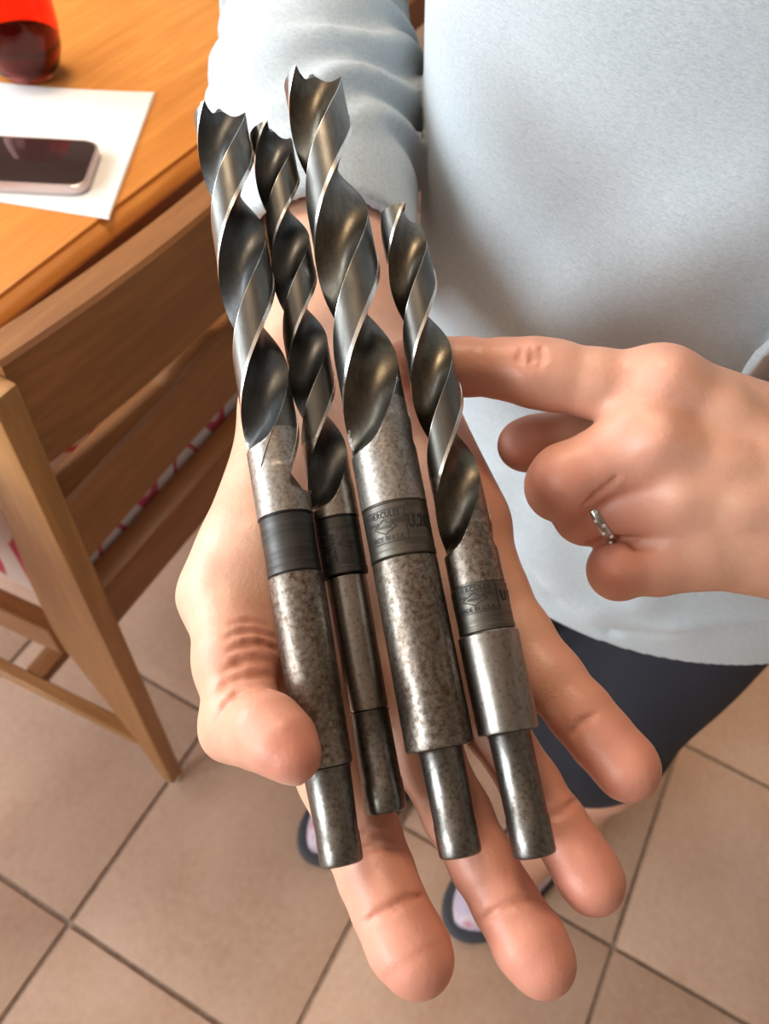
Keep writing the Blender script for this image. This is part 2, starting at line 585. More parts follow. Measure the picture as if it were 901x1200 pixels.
def rrect(w, h, r, n=8):
    pts = []
    for cx_, cy_, a0 in ((w / 2 - r, h / 2 - r, 0), (-w / 2 + r, h / 2 - r, 90), (-w / 2 + r, -h / 2 + r, 180), (w / 2 - r, -h / 2 + r, 270)):
        for k in range(n + 1):
            a = math.radians(a0 + 90 * k / n)
            pts.append((cx_ + r * math.cos(a), cy_ + r * math.sin(a)))
    return pts
bm = bmesh.new(); prism(bm, rrect(PL, PW, 0.012), 2, 0, 0.0075, 0.0016); bm_obj('phone_body', bm, MAT['phone_body'], ph)
bm = bmesh.new(); prism(bm, rrect(PL - 0.005, PW - 0.005, 0.0105), 2, 0.0073, 0.0082, 0.0004); o = bm_obj('screen', bm, MAT['phone_glass'], ph)
bm = bmesh.new(); prism(bm, rrect(0.014, 0.0018, 0.0008), 2, 0.0082, 0.00835); bmesh.ops.translate(bm, verts=bm.verts, vec=(PL / 2 - 0.006, 0, 0))
bmesh.ops.rotate(bm, verts=bm.verts, cent=(PL / 2 - 0.006, 0, 0), matrix=Matrix.Rotation(math.pi / 2, 3, 'Z')); bm_obj('earpiece', bm, MAT['grout'], ph)
bm = bmesh.new(); box(bm, (0.02, PW / 2 - 0.0002, 0.0026), (0.045, PW / 2 + 0.0006, 0.0052), 0.0003); bm_obj('side_button', bm, MAT['phone_body'], ph)

gb = PZ(35, 88, TZ)
gl = empty('wine_glass', (float(gb[0]), float(gb[1]), TZ))
tag(gl, 'red stemless tumbler half full of dark wine on the table', 'glass')
MAT['red_glass'] = new_mat('red_tinted_glass', (0.97, 0.22, 0.17), 0.02, Transmission_Weight=1.0, IOR=1.3)
MAT['wine'] = new_mat('dark_red_wine', (0.012, 0.002, 0.003), 0.05)
outer = [(0, 0), (0.016, 0), (0.023, 0.003), (0.031, 0.012), (0.0355, 0.026), (0.0375, 0.045), (0.037, 0.065), (0.035, 0.085), (0.0325, 0.105)]
inner = [(0.0312, 0.105), (0.0337, 0.085), (0.0357, 0.065), (0.0362, 0.045), (0.0342, 0.027), (0.0298, 0.0135), (0.0215, 0.0065), (0, 0.006)]
bm = bmesh.new(); lathe(bm, outer + inner, 64); bm_obj('bowl', bm, MAT['red_glass'], gl)
bm = bmesh.new(); lathe(bm, [(0, 0.0062), (0.0213, 0.0067), (0.0296, 0.0137), (0.034, 0.0272), (0.0353, 0.034), (0, 0.034)], 64); bm_obj('wine', bm, MAT['wine'], gl)

# ------------------------------------------------------------------ drill bits


def metal(name, c0, c1, rough, scale, spots=None, spot_c=(0.10, 0.06, 0.035), bmp=0.05, metallic=1.0, streak=(1, 1, 0.25)):
    m = new_mat(name, c1, rough, metallic)
    v = coords(m, 'Object', streak)
    n1 = noise(m, v, scale, 6, 0.65)
    n2 = noise(m, coords(m, 'Object'), scale * 6, 4, 0.7)
    col = ramp(m, n1, [(0.34, c0), (0.62, c1)])
    if spots:
        col = mixc(m, ramp(m, n2, [(spots - 0.06, (0.9, 0.9, 0.9)), (spots + 0.2, (0, 0, 0))]), col, spot_c)
    L(m, col, bsdf(m).inputs['Base Color'])
    rr = ramp(m, n1, [(0.3, (rough + 0.12,) * 3), (0.7, (rough - 0.04,) * 3)])
    L(m, rr, bsdf(m).inputs['Roughness'])
    if bmp: bump(m, n2, bmp, 0.0003)
    return m


MAT['flute'] = metal('dark_oxide_flute', (0.045, 0.046, 0.047), (0.085, 0.086, 0.085), 0.40, 160, 0.30, (0.05, 0.05, 0.05), 0.02)
MAT['warm_glint_flute'] = metal('oxide_flute_warm_glints', (0.060, 0.053, 0.043), (0.125, 0.108, 0.080), 0.34, 160, 0.30, (0.05, 0.045, 0.04), 0.02)  # dark oxide with warm gold reflections mixed into its colour
MAT['land'] = metal('worn_steel_land', (0.085, 0.083, 0.076), (0.165, 0.158, 0.143), 0.34, 140, None, bmp=0.03)
MAT['margin'] = metal('bright_ground_margin', (0.55, 0.53, 0.5), (0.75, 0.73, 0.69), 0.25, 200, None, bmp=0.0)
MAT['pitted'] = metal('pitted_grey_steel', (0.27, 0.255, 0.235), (0.45, 0.43, 0.40), 0.40, 150, 0.38, (0.19, 0.15, 0.115), 0.15)
MAT['rusty'] = metal('rust_mottled_shank', (0.18, 0.15, 0.118), (0.42, 0.39, 0.35), 0.34, 110, 0.40, (0.10, 0.065, 0.042), 0.12)
MAT['smooth_shank'] = metal('turned_steel_shank', (0.25, 0.23, 0.205), (0.42, 0.395, 0.36), 0.29, 120, 0.30, (0.14, 0.09, 0.06), 0.06)
MAT['collar'] = metal('blackened_collar', (0.055, 0.055, 0.055), (0.10, 0.098, 0.094), 0.40, 260, None, bmp=0.10, streak=(0.15, 0.15, 2.5))
MAT['bronze_collar'] = metal('brown_patina_collar', (0.11, 0.10, 0.085), (0.19, 0.175, 0.15), 0.38, 260, None, bmp=0.10, streak=(0.15, 0.15, 2.5))
MAT['end_steel'] = metal('oiled_dark_shank_end', (0.12, 0.115, 0.105), (0.25, 0.24, 0.22), 0.30, 140, 0.34, (0.07, 0.055, 0.04), 0.08)
MAT['engraved'] = new_mat('engraved_dark_line', (0.012, 0.011, 0.010), 0.6)
MAT['engraved_lit'] = new_mat('engraved_bright_lip', (0.5, 0.47, 0.42), 0.35, 1.0)
DT, DB = 0.2755, 0.2085                       # depth of the tips (photo row 110) and of the shank ends (row 1010)


def ddepth(y):
    t = (y - 110) / 900.0
    return 1.0 / ((1 - t) / DT + t / DB)


def bezier_flute(n, a0, a1):
    """concave flute from the margin corner at angle a0 to the heel at a1, unit radius; returns list of (x, y)"""
    p0 = np.array([math.cos(a0), math.sin(a0)]); p3 = np.array([math.cos(a1), math.sin(a1)])
    am = (a0 + a1) / 2
    md = np.array([math.cos(am), math.sin(am)])
    mid = md * 0.27
    s_ = (8 * mid - p0 - p3) / 3
    p1 = s_ / 2 + (p0 * 0.10 + np.array([math.sin(a0), -math.cos(a0)]) * 0.05)
    p2 = s_ - p1
    out = []
    for i in range(n + 1):
        t = i / n
        out.append((1 - t) ** 3 * p0 + 3 * t * (1 - t) ** 2 * p1 + 3 * t * t * (1 - t) * p2 + t ** 3 * p3)
    return out


LAND_A = math.radians(71)
MARG_A = math.radians(9)


def section():
    """unit section of a two-flute drill: list of (x, y, material)"""
    pts = []
    for h in range(2):
        o = h * math.pi
        nl = 12
        pts.append((0.965 * math.cos(o - 0.001), 0.965 * math.sin(o - 0.001), 2))
        for i in range(nl):
            a = o + 0.022 + (LAND_A - MARG_A - 0.022) * i / nl
            pts.append((0.965 * math.cos(a), 0.965 * math.sin(a), 1))
        a = o + LAND_A - MARG_A
        pts.append((0.965 * math.cos(a), 0.965 * math.sin(a), 2))
        for i in range(3):
            a = o + LAND_A - MARG_A * (1 - (i + 0.12) / 3.0)
            pts.append((math.cos(a), math.sin(a), 2))
        fl = bezier_flute(30, o + LAND_A, o + math.pi)
        for i, q in enumerate(fl[:-1]):
            k = 1.0 - 0.035 * (i / 30.0) ** 4
            pts.append((q[0] * k, q[1] * k, 0))
    return pts


SECT = section()


def point(r):
    """axial height of the ground point over the radius (both in radii): high lip corners, hollow gash, chisel peak"""
    return 1.9 * (max(r, 0.1) - 0.64) ** 2 - 0.18


def make_drill(label, tip, base, y_pit, y_ring, y_shank, y_step, r_tip, r_flute, r_collar, r_shank, r_step, r_thin, r_end,
               y_mark, half_pitch, mats, run_len, back=0.0, run_len2=None):
    """tip/base: photo points of the axis ends; y_*: rows of the ring lines; r_*: radii in pixels at those rows"""
    T = P(tip[0], tip[1], ddepth(tip[1]) + back); B = P(base[0], base[1], ddepth(base[1]) + back)
    Lz = float(np.linalg.norm(T - B)); ax = (T - B) / Lz
    def zof(y):
        lo, hi = -0.1 * Lz, 1.2 * Lz
        for _ in range(50):
            mid = (lo + hi) / 2
            if proj(B + ax * mid)[1] > y: lo = mid
            else: hi = mid
        return (lo + hi) / 2
    def rm(px, y): return px * proj(B + ax * zof(y))[2] / FPX
    ez = Vector(ax)
    view = Vector(CAM - (B + ax * zof(650)))
    ey = (view - ez * view.dot(ez)).normalized()          # local +Y faces the camera
    exx = ey.cross(ez).normalized()
    rootM = Matrix(((exx.x, ey.x, ez.x, B[0]), (exx.y, ey.y, ez.y, B[1]), (exx.z, ey.z, ez.z, B[2]), (0, 0, 0, 1)))
    root = bpy.data.objects.new('drill_bit', None); root.empty_display_size = 0.02
    C.objects.link(root); root.matrix_world = rootM
    tag(root, label, 'drill bit', 'used twist drill bits held in the open palm')
    zr, zs, zst = zof(y_ring), zof(y_shank), zof(y_step)
    zp = zof(y_pit)
    R1, R0 = rm(r_tip, tip[1] + 20), rm(r_flute, y_ring - 40)
    # --- fluted body
    zm = zof(y_mark)
    hp = abs(zof(y_mark) - zof(y_mark + half_pitch))
    pitch = 2 * hp
    bm = bmesh.new()
    ns = len(SECT)
    L0, L1 = zr + 0.0003, Lz
    nrow = 300
    rows = []
    z_ends = (zof(run_len), zof(run_len2 or run_len))      # each flute leaves the stock here
    z_end_fl = min(z_ends)
    for i in range(nrow + 1):
        s_ = i / nrow
        row = []
        for jv, (x, y, mt) in enumerate(SECT):
            z_end_fl = z_ends[0 if jv < len(SECT) // 2 else 1]
            r = math.hypot(x, y); th = math.atan2(y, x)
            zt = L1 + R1 * point(r)
            z = L0 + (zt - L0) * s_
            Rz = R0 + (R1 - R0) * (z - L0) / (L1 - L0)
            u = (z - z_end_fl) / (1.25 * Rz)           # run-out: the cutter lifts out of the stock
            lift = 0.0 if u >= 1 else (0.78 * (1 - max(u, -0.2)) ** 2.0)
            full = 1.0 if r > 0.9649 else r
            rr = min(max(r, 0.965 if mt == 1 else r), 1.0)
            if u < 1: rr = min(1.0 if u < 0.05 else (1.0 if mt == 2 else 0.997), r + lift)
            phi = th + 2 * math.pi * (z - zm) / pitch + (math.pi / 2 - LAND_A + MARG_A / 2)
            row.append(bm.verts.new((Rz * rr * math.cos(phi), Rz * rr * math.sin(phi), z)))
        rows.append(row)
    for i in range(nrow):
        a, b = rows[i], rows[i + 1]
        zc = (a[0].co.z + b[0].co.z) / 2
        for j in range(ns):
            k = (j + 1) % ns
            f = bm.faces.new([a[j], a[k], b[k], b[j]])
            mt = SECT[j][2]
            z_end_fl = z_ends[0 if j < ns // 2 else 1]
            rj = a[j].co.xy.length / (R0 + (R1 - R0) * (a[j].co.z - L0) / (L1 - L0))
            if mt == 0 and rj > 0.95 and zc < z_end_fl + R0 * 1.5 and SECT[j][0] ** 2 + SECT[j][1] ** 2 < 0.9: mt = 1
            if mt in (1, 2) and zc < zp: mt = 3
            f.material_index = mt
    # point: rings shrinking to the chisel
    prev = rows[-1]
    for k in (0.8, 0.6, 0.4, 0.2):
        cur = []
        for (x, y, mt), v0 in zip(SECT, rows[-1]):
            r = math.hypot(x, y)
            cur.append(bm.verts.new((v0.co.x * k, v0.co.y * k, L1 + R1 * point(r * k))))
        for j in range(ns):
            kk = (j + 1) % ns
            bm.faces.new([prev[j], prev[kk], cur[kk], cur[j]]).material_index = 1
        prev = cur
    c0 = bm.verts.new((0, 0, L1 + R1 * point(0)))
    for j in range(ns):
        bm.faces.new([prev[j], prev[(j + 1) % ns], c0]).material_index = 1
    bm.faces.new(rows[0][::-1]).material_index = 3
    bm_obj('fluted_body', bm, [mats[4] if len(mats) > 4 else MAT['flute'], MAT['land'], MAT['margin'], mats[0]], root, angle=0.5)
    # --- collar between ring line and shank
    rc1, rc0 = rm(r_collar, y_ring), rm(r_collar, y_shank)
    g = 0.00035
    bm = bmesh.new()
    lathe(bm, [(0, zs), (rc0 - g, zs), (rc0, zs + g), (rc0, zs + 0.12 * (zr - zs)), (rc0 - 0.00012, zs + 0.13 * (zr - zs)), (rc1 - 0.0001, zr - 0.0006), (rc1 - 0.0005, zr - 0.0001), (rc1 - 0.0005, zr + 0.00028), (0, zr + 0.00028)], 72)
    collar = bm_obj('collar', bm, mats[1], root, angle=0.6)
    # --- shank
    rs1, rs0 = rm(r_shank, y_shank), rm(r_step, y_step)
    e = 0.0009
    bm = bmesh.new()
    lathe(bm, [(0, zst), (rs0 - e, zst), (rs0 - 0.3 * e, zst + 0.3 * e), (rs0, zst + e), (rs1, zs - 0.0006), (rs1 - 0.0005, zs - 0.0001), (0, zs - 0.0001)], 72)
    bm_obj('shank', bm, mats[2], root, angle=0.6)
    # --- turned-down end
    rt1, rt0 = rm(r_thin, y_step + 10), rm(r_end, base[1] - 5)
    zl = 0.30 * zst
    bm = bmesh.new()
    lathe(bm, [(0, 0.0005), (rt0 * 0.5, 0.0003), (rt0 - 0.0009, 0), (rt0 - 0.0003, 0.0003), (rt0, 0.001), (rt0 * 0.985 + rt1 * 0.015, zl), (rt0 * 0.9 + rt1 * 0.1 - 0.0002, zl + 0.0004), (rt1, zst - 0.0007), (rt1 + 0.0004, zst - 0.0001), (0, zst - 0.0001)], 72)
    bm_obj('reduced_end', bm, mats[3], root, angle=0.6)
    return root, collar, rc1, rc0, zr, zs


def wrap_text(items, collar, rc, z_mid, name='engraving'):
    """items: (text, azimuth deg centre (0 faces the camera, + to the right), dz from z_mid, size m, x-stretch) or ('line', [(az, dz)...], width)"""
    bm = bmesh.new()
    R = rc + 0.00006
    def put(x_az, dz, rr=0.0):
        a = math.pi / 2 + x_az
        return ((R + rr) * math.cos(a), (R + rr) * math.sin(a), z_mid + dz)
    for it in items:
        if it[0] == 'line':
            pts, w = it[1], it[2]
            for (a0, h0), (a1, h1) in zip(pts[:-1], pts[1:]):
                p0 = np.array([math.radians(a0) * R, h0]); p1 = np.array([math.radians(a1) * R, h1])
                d = (p1 - p0) / (np.linalg.norm(p1 - p0) + 1e-12); nrm = np.array([-d[1], d[0]]) * w / 2
                p0 = p0 - d * w * 0.4; p1 = p1 + d * w * 0.4
                nseg = max(1, int(np.linalg.norm(p1 - p0) / 0.0006))
                for k in range(nseg):
                    q0 = p0 + (p1 - p0) * k / nseg; q1 = p0 + (p1 - p0) * (k + 1) / nseg
                    f = bm.faces.new([bm.verts.new(put(q[0] / R, q[1])) for q in (q0 - nrm, q1 - nrm, q1 + nrm, q0 + nrm)])
            continue
        txt, az, dz, size, sx = it[:5]
        cu = bpy.data.curves.new('lettering', 'FONT')
        cu.body = txt; cu.size = 1.0; cu.align_x = 'CENTER'; cu.align_y = 'CENTER'; cu.resolution_u = 3
        cu.space_character = 1.08; cu.offset = 0.02
        to = bpy.data.objects.new('lettering', cu)
        me = to.to_mesh()
        off = len(bm.verts)
        tb = bmesh.new(); tb.from_mesh(me); to.to_mesh_clear()
        slant = it[5] if len(it) > 5 else 0.0
        vm = {}
        for v in tb.verts:
            xx = v.co.x * size * sx; yy = v.co.y * size + xx * slant
            vm[v.index] = bm.verts.new(put(math.radians(az) + xx / R, dz + yy))
        for f in tb.faces:
            try: bm.faces.new([vm[v.index] for v in f.verts])
            except ValueError: pass
        tb.free(); bpy.data.objects.remove(to); bpy.data.curves.remove(cu)
    me = bpy.data.meshes.new(name)
    bm.to_mesh(me); bm.free()
    o = link_mesh(name, me, MAT['engraved'], collar)
    return o


D1 = make_drill('long twist drill bit under the thumb, rust-mottled shank and plain black collar', (258, 139), (401, 1013), 512, 608, 675, 900,
                31.5, 32.5, 32.0, 33.0, 31.5, 28.0, 26.0, 255, 157, (MAT['pitted'], MAT['collar'], MAT['rusty'], MAT['end_steel']), 586, 0.0, 530)
D2 = make_drill('thinnest twist drill bit, smooth steel shank, collar stamped 35/64', (317, 160), (453, 952), 520, 611, 676, 833,
                25.5, 27.0, 26.8, 23.5, 23.0, 22.5, 25.0, 265, 118, (MAT['smooth_shank'], MAT['collar'], MAT['smooth_shank'], MAT['end_steel']), 600, 0.0065)
D3 = make_drill('thickest twist drill bit, tip reaching highest, collar stamped U.26', (367, 100), (540, 1003), 477, 597, 657, 877,
                35.5, 38.5, 39.0, 38.5, 41.0, 26.0, 25.5, 228, 172, (MAT['pitted'], MAT['bronze_collar'], MAT['rusty'], MAT['end_steel'], MAT['warm_glint_flute']), 535)
D4 = make_drill('shortest twist drill bit, warm reflections tinted into its flutes, beside the pointing fingertip', (468, 255), (627, 1003), 560, 688, 742, 858,
                26.5, 32.0, 33.5, 36.0, 36.5, 25.0, 26.0, 395, 140, (MAT['rusty'], MAT['bronze_collar'], MAT['smooth_shank'], MAT['end_steel'], MAT['warm_glint_flute']), 650)

_, col2, rc, rc0, zr, zs = D2
zm = (zr + zs) / 2
wrap_text([('35', -29, 0.0015, 0.0046, 0.82), ('64', -28, -0.0034, 0.0046, 0.82), ('line', [(-46, -0.0009), (-12, -0.0009)], 0.0003),
           ('H', 3, 0.0044, 0.0026, 0.95), ('U', 5, -0.0044, 0.0026, 0.95),
           ('line', [(22, 0.0028), (-5, 0.0), (30, -0.0014)], 0.00035), ('line', [(14, 0.0013), (13, -0.0006)], 0.0003), ('mm', 34, 0.0004, 0.0027, 1.0, 0.1)], col2, rc - 0.00005, zm, 'engraving')


def badge(a0, a1, zt, zb, rc, slant=0.0):
    am = (a0 + a1) / 2
    h = zt - zb
    wd = math.radians(a1 - a0) * rc
    sz = h * 0.27
    dia = [(am - (a1 - a0) * 0.30, zb + h * 0.47), (am - 2, zb + h * 0.70), (am + (a1 - a0) * 0.27, zb + h * 0.47), (am - 2, zb + h * 0.25), (am - (a1 - a0) * 0.30, zb + h * 0.47)]
    return [('line', [(a0, zt), (a1, zt), (a1, zb), (a0, zb), (a0, zt)], 0.00022),
            ('HERCULES', am, zt - h * 0.15, sz, 0.80 * wd / (sz * 5.3)),
            ('line', [(a0, zt - h * 0.29), (a1, zt - h * 0.29)], 0.0001),
            ('line', dia, 0.00024), ('HERCULES', am - 2, zb + h * 0.475, sz * 0.42, 0.9),
            ('HIGH', am - (a1 - a0) * 0.30, zt - h * 0.40, sz * 0.62, 0.9), ('SPEED', am + (a1 - a0) * 0.30, zt - h * 0.40, sz * 0.62, 0.9),
            ('MADE IN U.S.A.', am, zb + h * 0.12, sz * 0.86, 0.86 * wd / (sz * 0.86 * 7.6))]


_, col3, rc, rc0, zr, zs = D3
wrap_text(badge(-58, 16, zr - 0.0022, zs + 0.0040, rc) + [('U.26', 40, (zr + zs) / 2 + 0.0012, 0.0052, 0.70)], col3, rc - 0.00004, 0.0, 'engraving')
_, col4, rc, rc0, zr, zs = D4
wrap_text(badge(-58, 36, zr + 0.0002 - 0.0006, zs + 0.0052, rc) + [('U 7', 64, (zr + zs) / 2 + 0.0022, 0.0042, 0.85)], col4, rc - 0.00004, 0.0, 'engraving')

# ------------------------------------------------------------------ solid modelling of the person: distance field -> quad mesh


class Field:
    """signed distance samples on a grid whose axes are the rows of A (world directions)"""
    def __init__(self, lo, hi, vox, A=np.eye(3), O=np.zeros(3)):
        self.lo = np.asarray(lo, float); self.v = vox; self.A = A; self.O = O
        self.n = np.ceil((np.asarray(hi) - self.lo) / vox).astype(int) + 1
        self.D = np.full(self.n, 0.05, np.float32)
        self.ax = [(self.lo[i] + vox * np.arange(self.n[i])).astype(np.float32) for i in range(3)]

    def new(self):
        f = Field.__new__(Field)
        f.__dict__.update(self.__dict__)
        f.D = np.full(self.n, 0.05, np.float32)
        return f

    def loc(self, p): return self.A @ (np.asarray(p, float) - self.O)

    def sub(self, lo, hi):
        s = []
        for i in range(3):
            a = int(max(0, math.floor((lo[i] - self.lo[i]) / self.v))); b = int(min(self.n[i], math.ceil((hi[i] - self.lo[i]) / self.v) + 1))
            if b <= a: return None, None
            s.append(slice(a, b))
        X = self.ax[0][s[0]][:, None, None]; Y = self.ax[1][s[1]][None, :, None]; Z = self.ax[2][s[2]][None, None, :]
        return tuple(s), (X, Y, Z)

    @staticmethod
    def _cap(G, a, b, ra, rb, flat=None):
        X, Y, Z = G
        px, py, pz = X - a[0], Y - a[1], Z - a[2]
        ba = b - a
        if flat is not None:
            n, k = flat
            w = (px * n[0] + py * n[1] + pz * n[2]) * (k - 1)
            px, py, pz = px + n[0] * w, py + n[1] * w, pz + n[2] * w
            ba = ba + n * (ba @ n) * (k - 1)
        bb = float(ba @ ba) + 1e-12
        t = np.clip((px * ba[0] + py * ba[1] + pz * ba[2]) / bb, 0, 1)
        d = np.sqrt((px - t * ba[0]) ** 2 + (py - t * ba[1]) ** 2 + (pz - t * ba[2]) ** 2) - (ra + (rb - ra) * t)
        if flat is not None: d = d * (1.0 / max(1.0, flat[1]) ** 0.5)
        return d.astype(np.float32)

    def cap(self, p, q, rp, rq, k=0.004, flat=None, cut=False):
        """add (or carve) a tapered capsule from p to q with smooth blending k; flat = (world normal, squash factor)"""
        a, b = self.loc(p), self.loc(q)
        if flat is not None: flat = (self.A @ np.asarray(flat[0], float), flat[1])
        r = max(rp, rq) + max(k, 0.002) + 0.006
        s, G = self.sub(np.minimum(a, b) - r, np.maximum(a, b) + r)
        if s is None: return
        d = self._cap(G, a, b, rp, rq, flat)
        D = self.D[s]
        if cut:
            e = -d
            h = np.maximum(k - np.abs(D - e), 0) / k
            self.D[s] = np.maximum(D, e) + h * h * k * 0.25
        else:
            h = np.maximum(k - np.abs(D - d), 0) / k
            self.D[s] = np.minimum(D, d) - h * h * k * 0.25

    def chain(self, pts, k=0.003, flat=None):
        for (p, r), (q, t) in zip(pts[:-1], pts[1:]):
            self.cap(p, q, r, t, k, flat)

    def join(self, o, k):
        h = np.maximum(k - np.abs(self.D - o.D), 0) / k
        self.D = np.minimum(self.D, o.D) - h * h * k * 0.25

    def hit(self, px, py, d0=0.12, d1=0.7):
        ds = np.arange(d0, d1, self.v * 0.5)
        a = self.loc(P(px, py, 1.0)) - self.loc(CAM); c = self.loc(CAM)
        q = c[None, :] + ds[:, None] * a[None, :]
        i = np.rint((q - self.lo) / self.v).astype(int)
        ok = np.all((i >= 0) & (i < self.n), axis=1)
        val = np.full(len(ds), 1.0); ii = i[ok]
        val[ok] = self.D[ii[:, 0], ii[:, 1], ii[:, 2]]
        w = np.nonzero(val < 0)[0]
        return None if len(w) == 0 else P(px, py, ds[w[0]])

    def crease(self, pts, r=0.0009, sink=0.0005, k=0.0016):
        """carve a skin crease along photo points lying on the visible surface"""
        h = [self.hit(*p) for p in pts]
        h = [x for x in h if x is not None]
        cr = [CAM + (x - CAM) * (1 - (r - sink) / np.linalg.norm(x - CAM)) for x in h]
        n = len(cr)
        for i in range(n - 1):
            e0 = 0.45 if i == 0 else 1.0; e1 = 0.45 if i == n - 2 else 1.0
            self.cap(cr[i], cr[i + 1], r * e0, r * e1, k, None, True)

    def bulge(self, pts, r, sink, k):
        """raise a soft fold along photo points lying on the visible surface"""
        h = [self.hit(*p) for p in pts]
        h = [x for x in h if x is not None]
        h = [CAM + (x - CAM) * (1 + (r - (r - sink)) / np.linalg.norm(x - CAM)) for x in h]
        for a, b in zip(h[:-1], h[1:]): self.cap(a, b, r, r, k)

    def mesh(self):
        """naive surface nets; returns world vertices and quads"""
        D = self.D
        S = D < 0
        nx, ny, nz = D.shape
        cnt = np.zeros((nx - 1, ny - 1, nz - 1), np.uint8)
        for dx in (0, 1):
            for dy in (0, 1):
                for dz in (0, 1):
                    cnt += S[dx:nx - 1 + dx, dy:ny - 1 + dy, dz:nz - 1 + dz]
        I = np.argwhere((cnt > 0) & (cnt < 8))
        idm = np.full(cnt.shape, -1, np.int32)
        idm[I[:, 0], I[:, 1], I[:, 2]] = np.arange(len(I))
        acc = np.zeros((len(I), 3)); num = np.zeros(len(I))
        cor = [(x, y, z) for x in (0, 1) for y in (0, 1) for z in (0, 1)]
        for a in cor:
            for ax in range(3):
                if a[ax]: continue
                b = list(a); b[ax] = 1
                va = D[I[:, 0] + a[0], I[:, 1] + a[1], I[:, 2] + a[2]].astype(float); vb = D[I[:, 0] + b[0], I[:, 1] + b[1], I[:, 2] + b[2]].astype(float)
                m_ = (va < 0) != (vb < 0)
                t = va[m_] / (va[m_] - vb[m_])
                pt = np.tile(np.array(a, float), (m_.sum(), 1)); pt[:, ax] += t
                acc[m_] += pt; num[m_] += 1
        V = (I + acc / num[:, None]) * self.v + self.lo
        V = V @ self.A + self.O
        Q = []
        for ax in range(3):
            o1, o2 = [(1, 2), (2, 0), (0, 1)][ax]
            sl0 = [slice(None)] * 3; sl1 = [slice(None)] * 3
            sl0[ax] = slice(0, -1); sl1[ax] = slice(1, None)
            c = S[tuple(sl0)] != S[tuple(sl1)]
            E_ = np.argwhere(c)
            E_ = E_[(E_[:, o1] > 0) & (E_[:, o2] > 0) & (E_[:, o1] < D.shape[o1] - 1) & (E_[:, o2] < D.shape[o2] - 1)]
            ins = S[E_[:, 0], E_[:, 1], E_[:, 2]]
            def cell(d1, d2):
                c_ = E_.copy(); c_[:, o1] -= d1; c_[:, o2] -= d2
                return idm[c_[:, 0], c_[:, 1], c_[:, 2]]
            q = np.stack([cell(1, 1), cell(0, 1), cell(0, 0), cell(1, 0)], 1)
            q[~ins] = q[~ins][:, ::-1]
            Q.append(q)
        Q = np.concatenate(Q)
        Q = Q[(Q >= 0).all(1)]
        return V, Q


def relax(V, Q, n=2, lam=0.5):
    """a little Laplacian smoothing over the quads"""
    E_ = np.concatenate([Q[:, [0, 1]], Q[:, [1, 2]], Q[:, [2, 3]], Q[:, [3, 0]]])
    deg = np.bincount(E_[:, 0], minlength=len(V)) + np.bincount(E_[:, 1], minlength=len(V))
    for it in range(n):
        for l in (lam, -lam * 1.02):
            S = np.zeros_like(V)
            for c in range(3):
                S[:, c] = np.bincount(E_[:, 0], V[E_[:, 1], c], len(V)) + np.bincount(E_[:, 1], V[E_[:, 0], c], len(V))
            V = V + l * (S / np.maximum(deg, 1)[:, None] - V)
    return V


def np_mesh(name, V, Q):
    me = bpy.data.meshes.new(name)
    me.vertices.add(len(V)); me.vertices.foreach_set('co', V.astype(np.float32).ravel())
    me.loops.add(Q.size); me.loops.foreach_set('vertex_index', Q.astype(np.int32).ravel())
    me.polygons.add(len(Q)); me.polygons.foreach_set('loop_start', np.arange(0, Q.size, 4, dtype=np.int32))
    me.update(calc_edges=True)
    me.polygons.foreach_set('use_smooth', np.ones(len(Q), bool))
    return me


CAMAX = np.stack([CR, CD, CF])


def pr(px, d): return px * d / FPX            # pixel radius at depth -> metres


def cam_box(x0, y0, x1, y1, d0, d1):
    """bounds in camera axes that hold a photo rectangle between two depths"""
    xs = [(x - 450.5) / FPX * d for x in (x0, x1) for d in (d0, d1)]
    ys = [(y - 600) / FPX * d for y in (y0, y1) for d in (d0, d1)]
    return (min(xs), min(ys), d0), (max(xs), max(ys), d1)


def J(x, y, d, r): return (P(x, y, d), pr(r, d))


# ---- open hand that carries the drills (the person's right hand, palm up)
lo, hi = cam_box(175, 130, 815, 1200, 0.175, 0.43)
lo = (-0.078, -0.178, 0.185); hi = (0.092, 0.148, 0.425)
HA = Field(lo, hi, 0.00085, CAMAX, CAM)
palm = HA
nrm = -CF + 0.0 * CD
# forearm and wrist (flattened), axis runs up into the sleeve
palm.cap(P(352, 60, 0.440), P(372, 330, 0.352), 0.031, 0.021, 0.012)
palm.cap(P(400, 60, 0.440), P(408, 330, 0.354), 0.031, 0.022, 0.012)
palm.cap(P(372, 330, 0.352), P(352, 470, 0.306), 0.021, 0.018, 0.015)
palm.cap(P(408, 330, 0.354), P(440, 480, 0.312), 0.022, 0.020, 0.015)
# metacarpals
for a, b in ((J(352, 470, .306, 58), J(372, 800, .2485, 52)), (J(395, 470, .308, 60), J(450, 800, .2505, 50)),
             (J(430, 470, .310, 60), J(520, 770, .2555, 46)), (J(448, 470, .312, 62), J(566, 690, .2640, 44))):
    palm.cap(a[0], b[0], a[1], b[1], 0.014)
# heel of the hand (hypothenar) and thenar
palm.cap(P(470, 470, .306), P(545, 610, .276), pr(44, .306), pr(46, .276), 0.016)
palm.cap(P(345, 500, .300), P(300, 660, .262), pr(50, .300), pr(62, .262), 0.016)
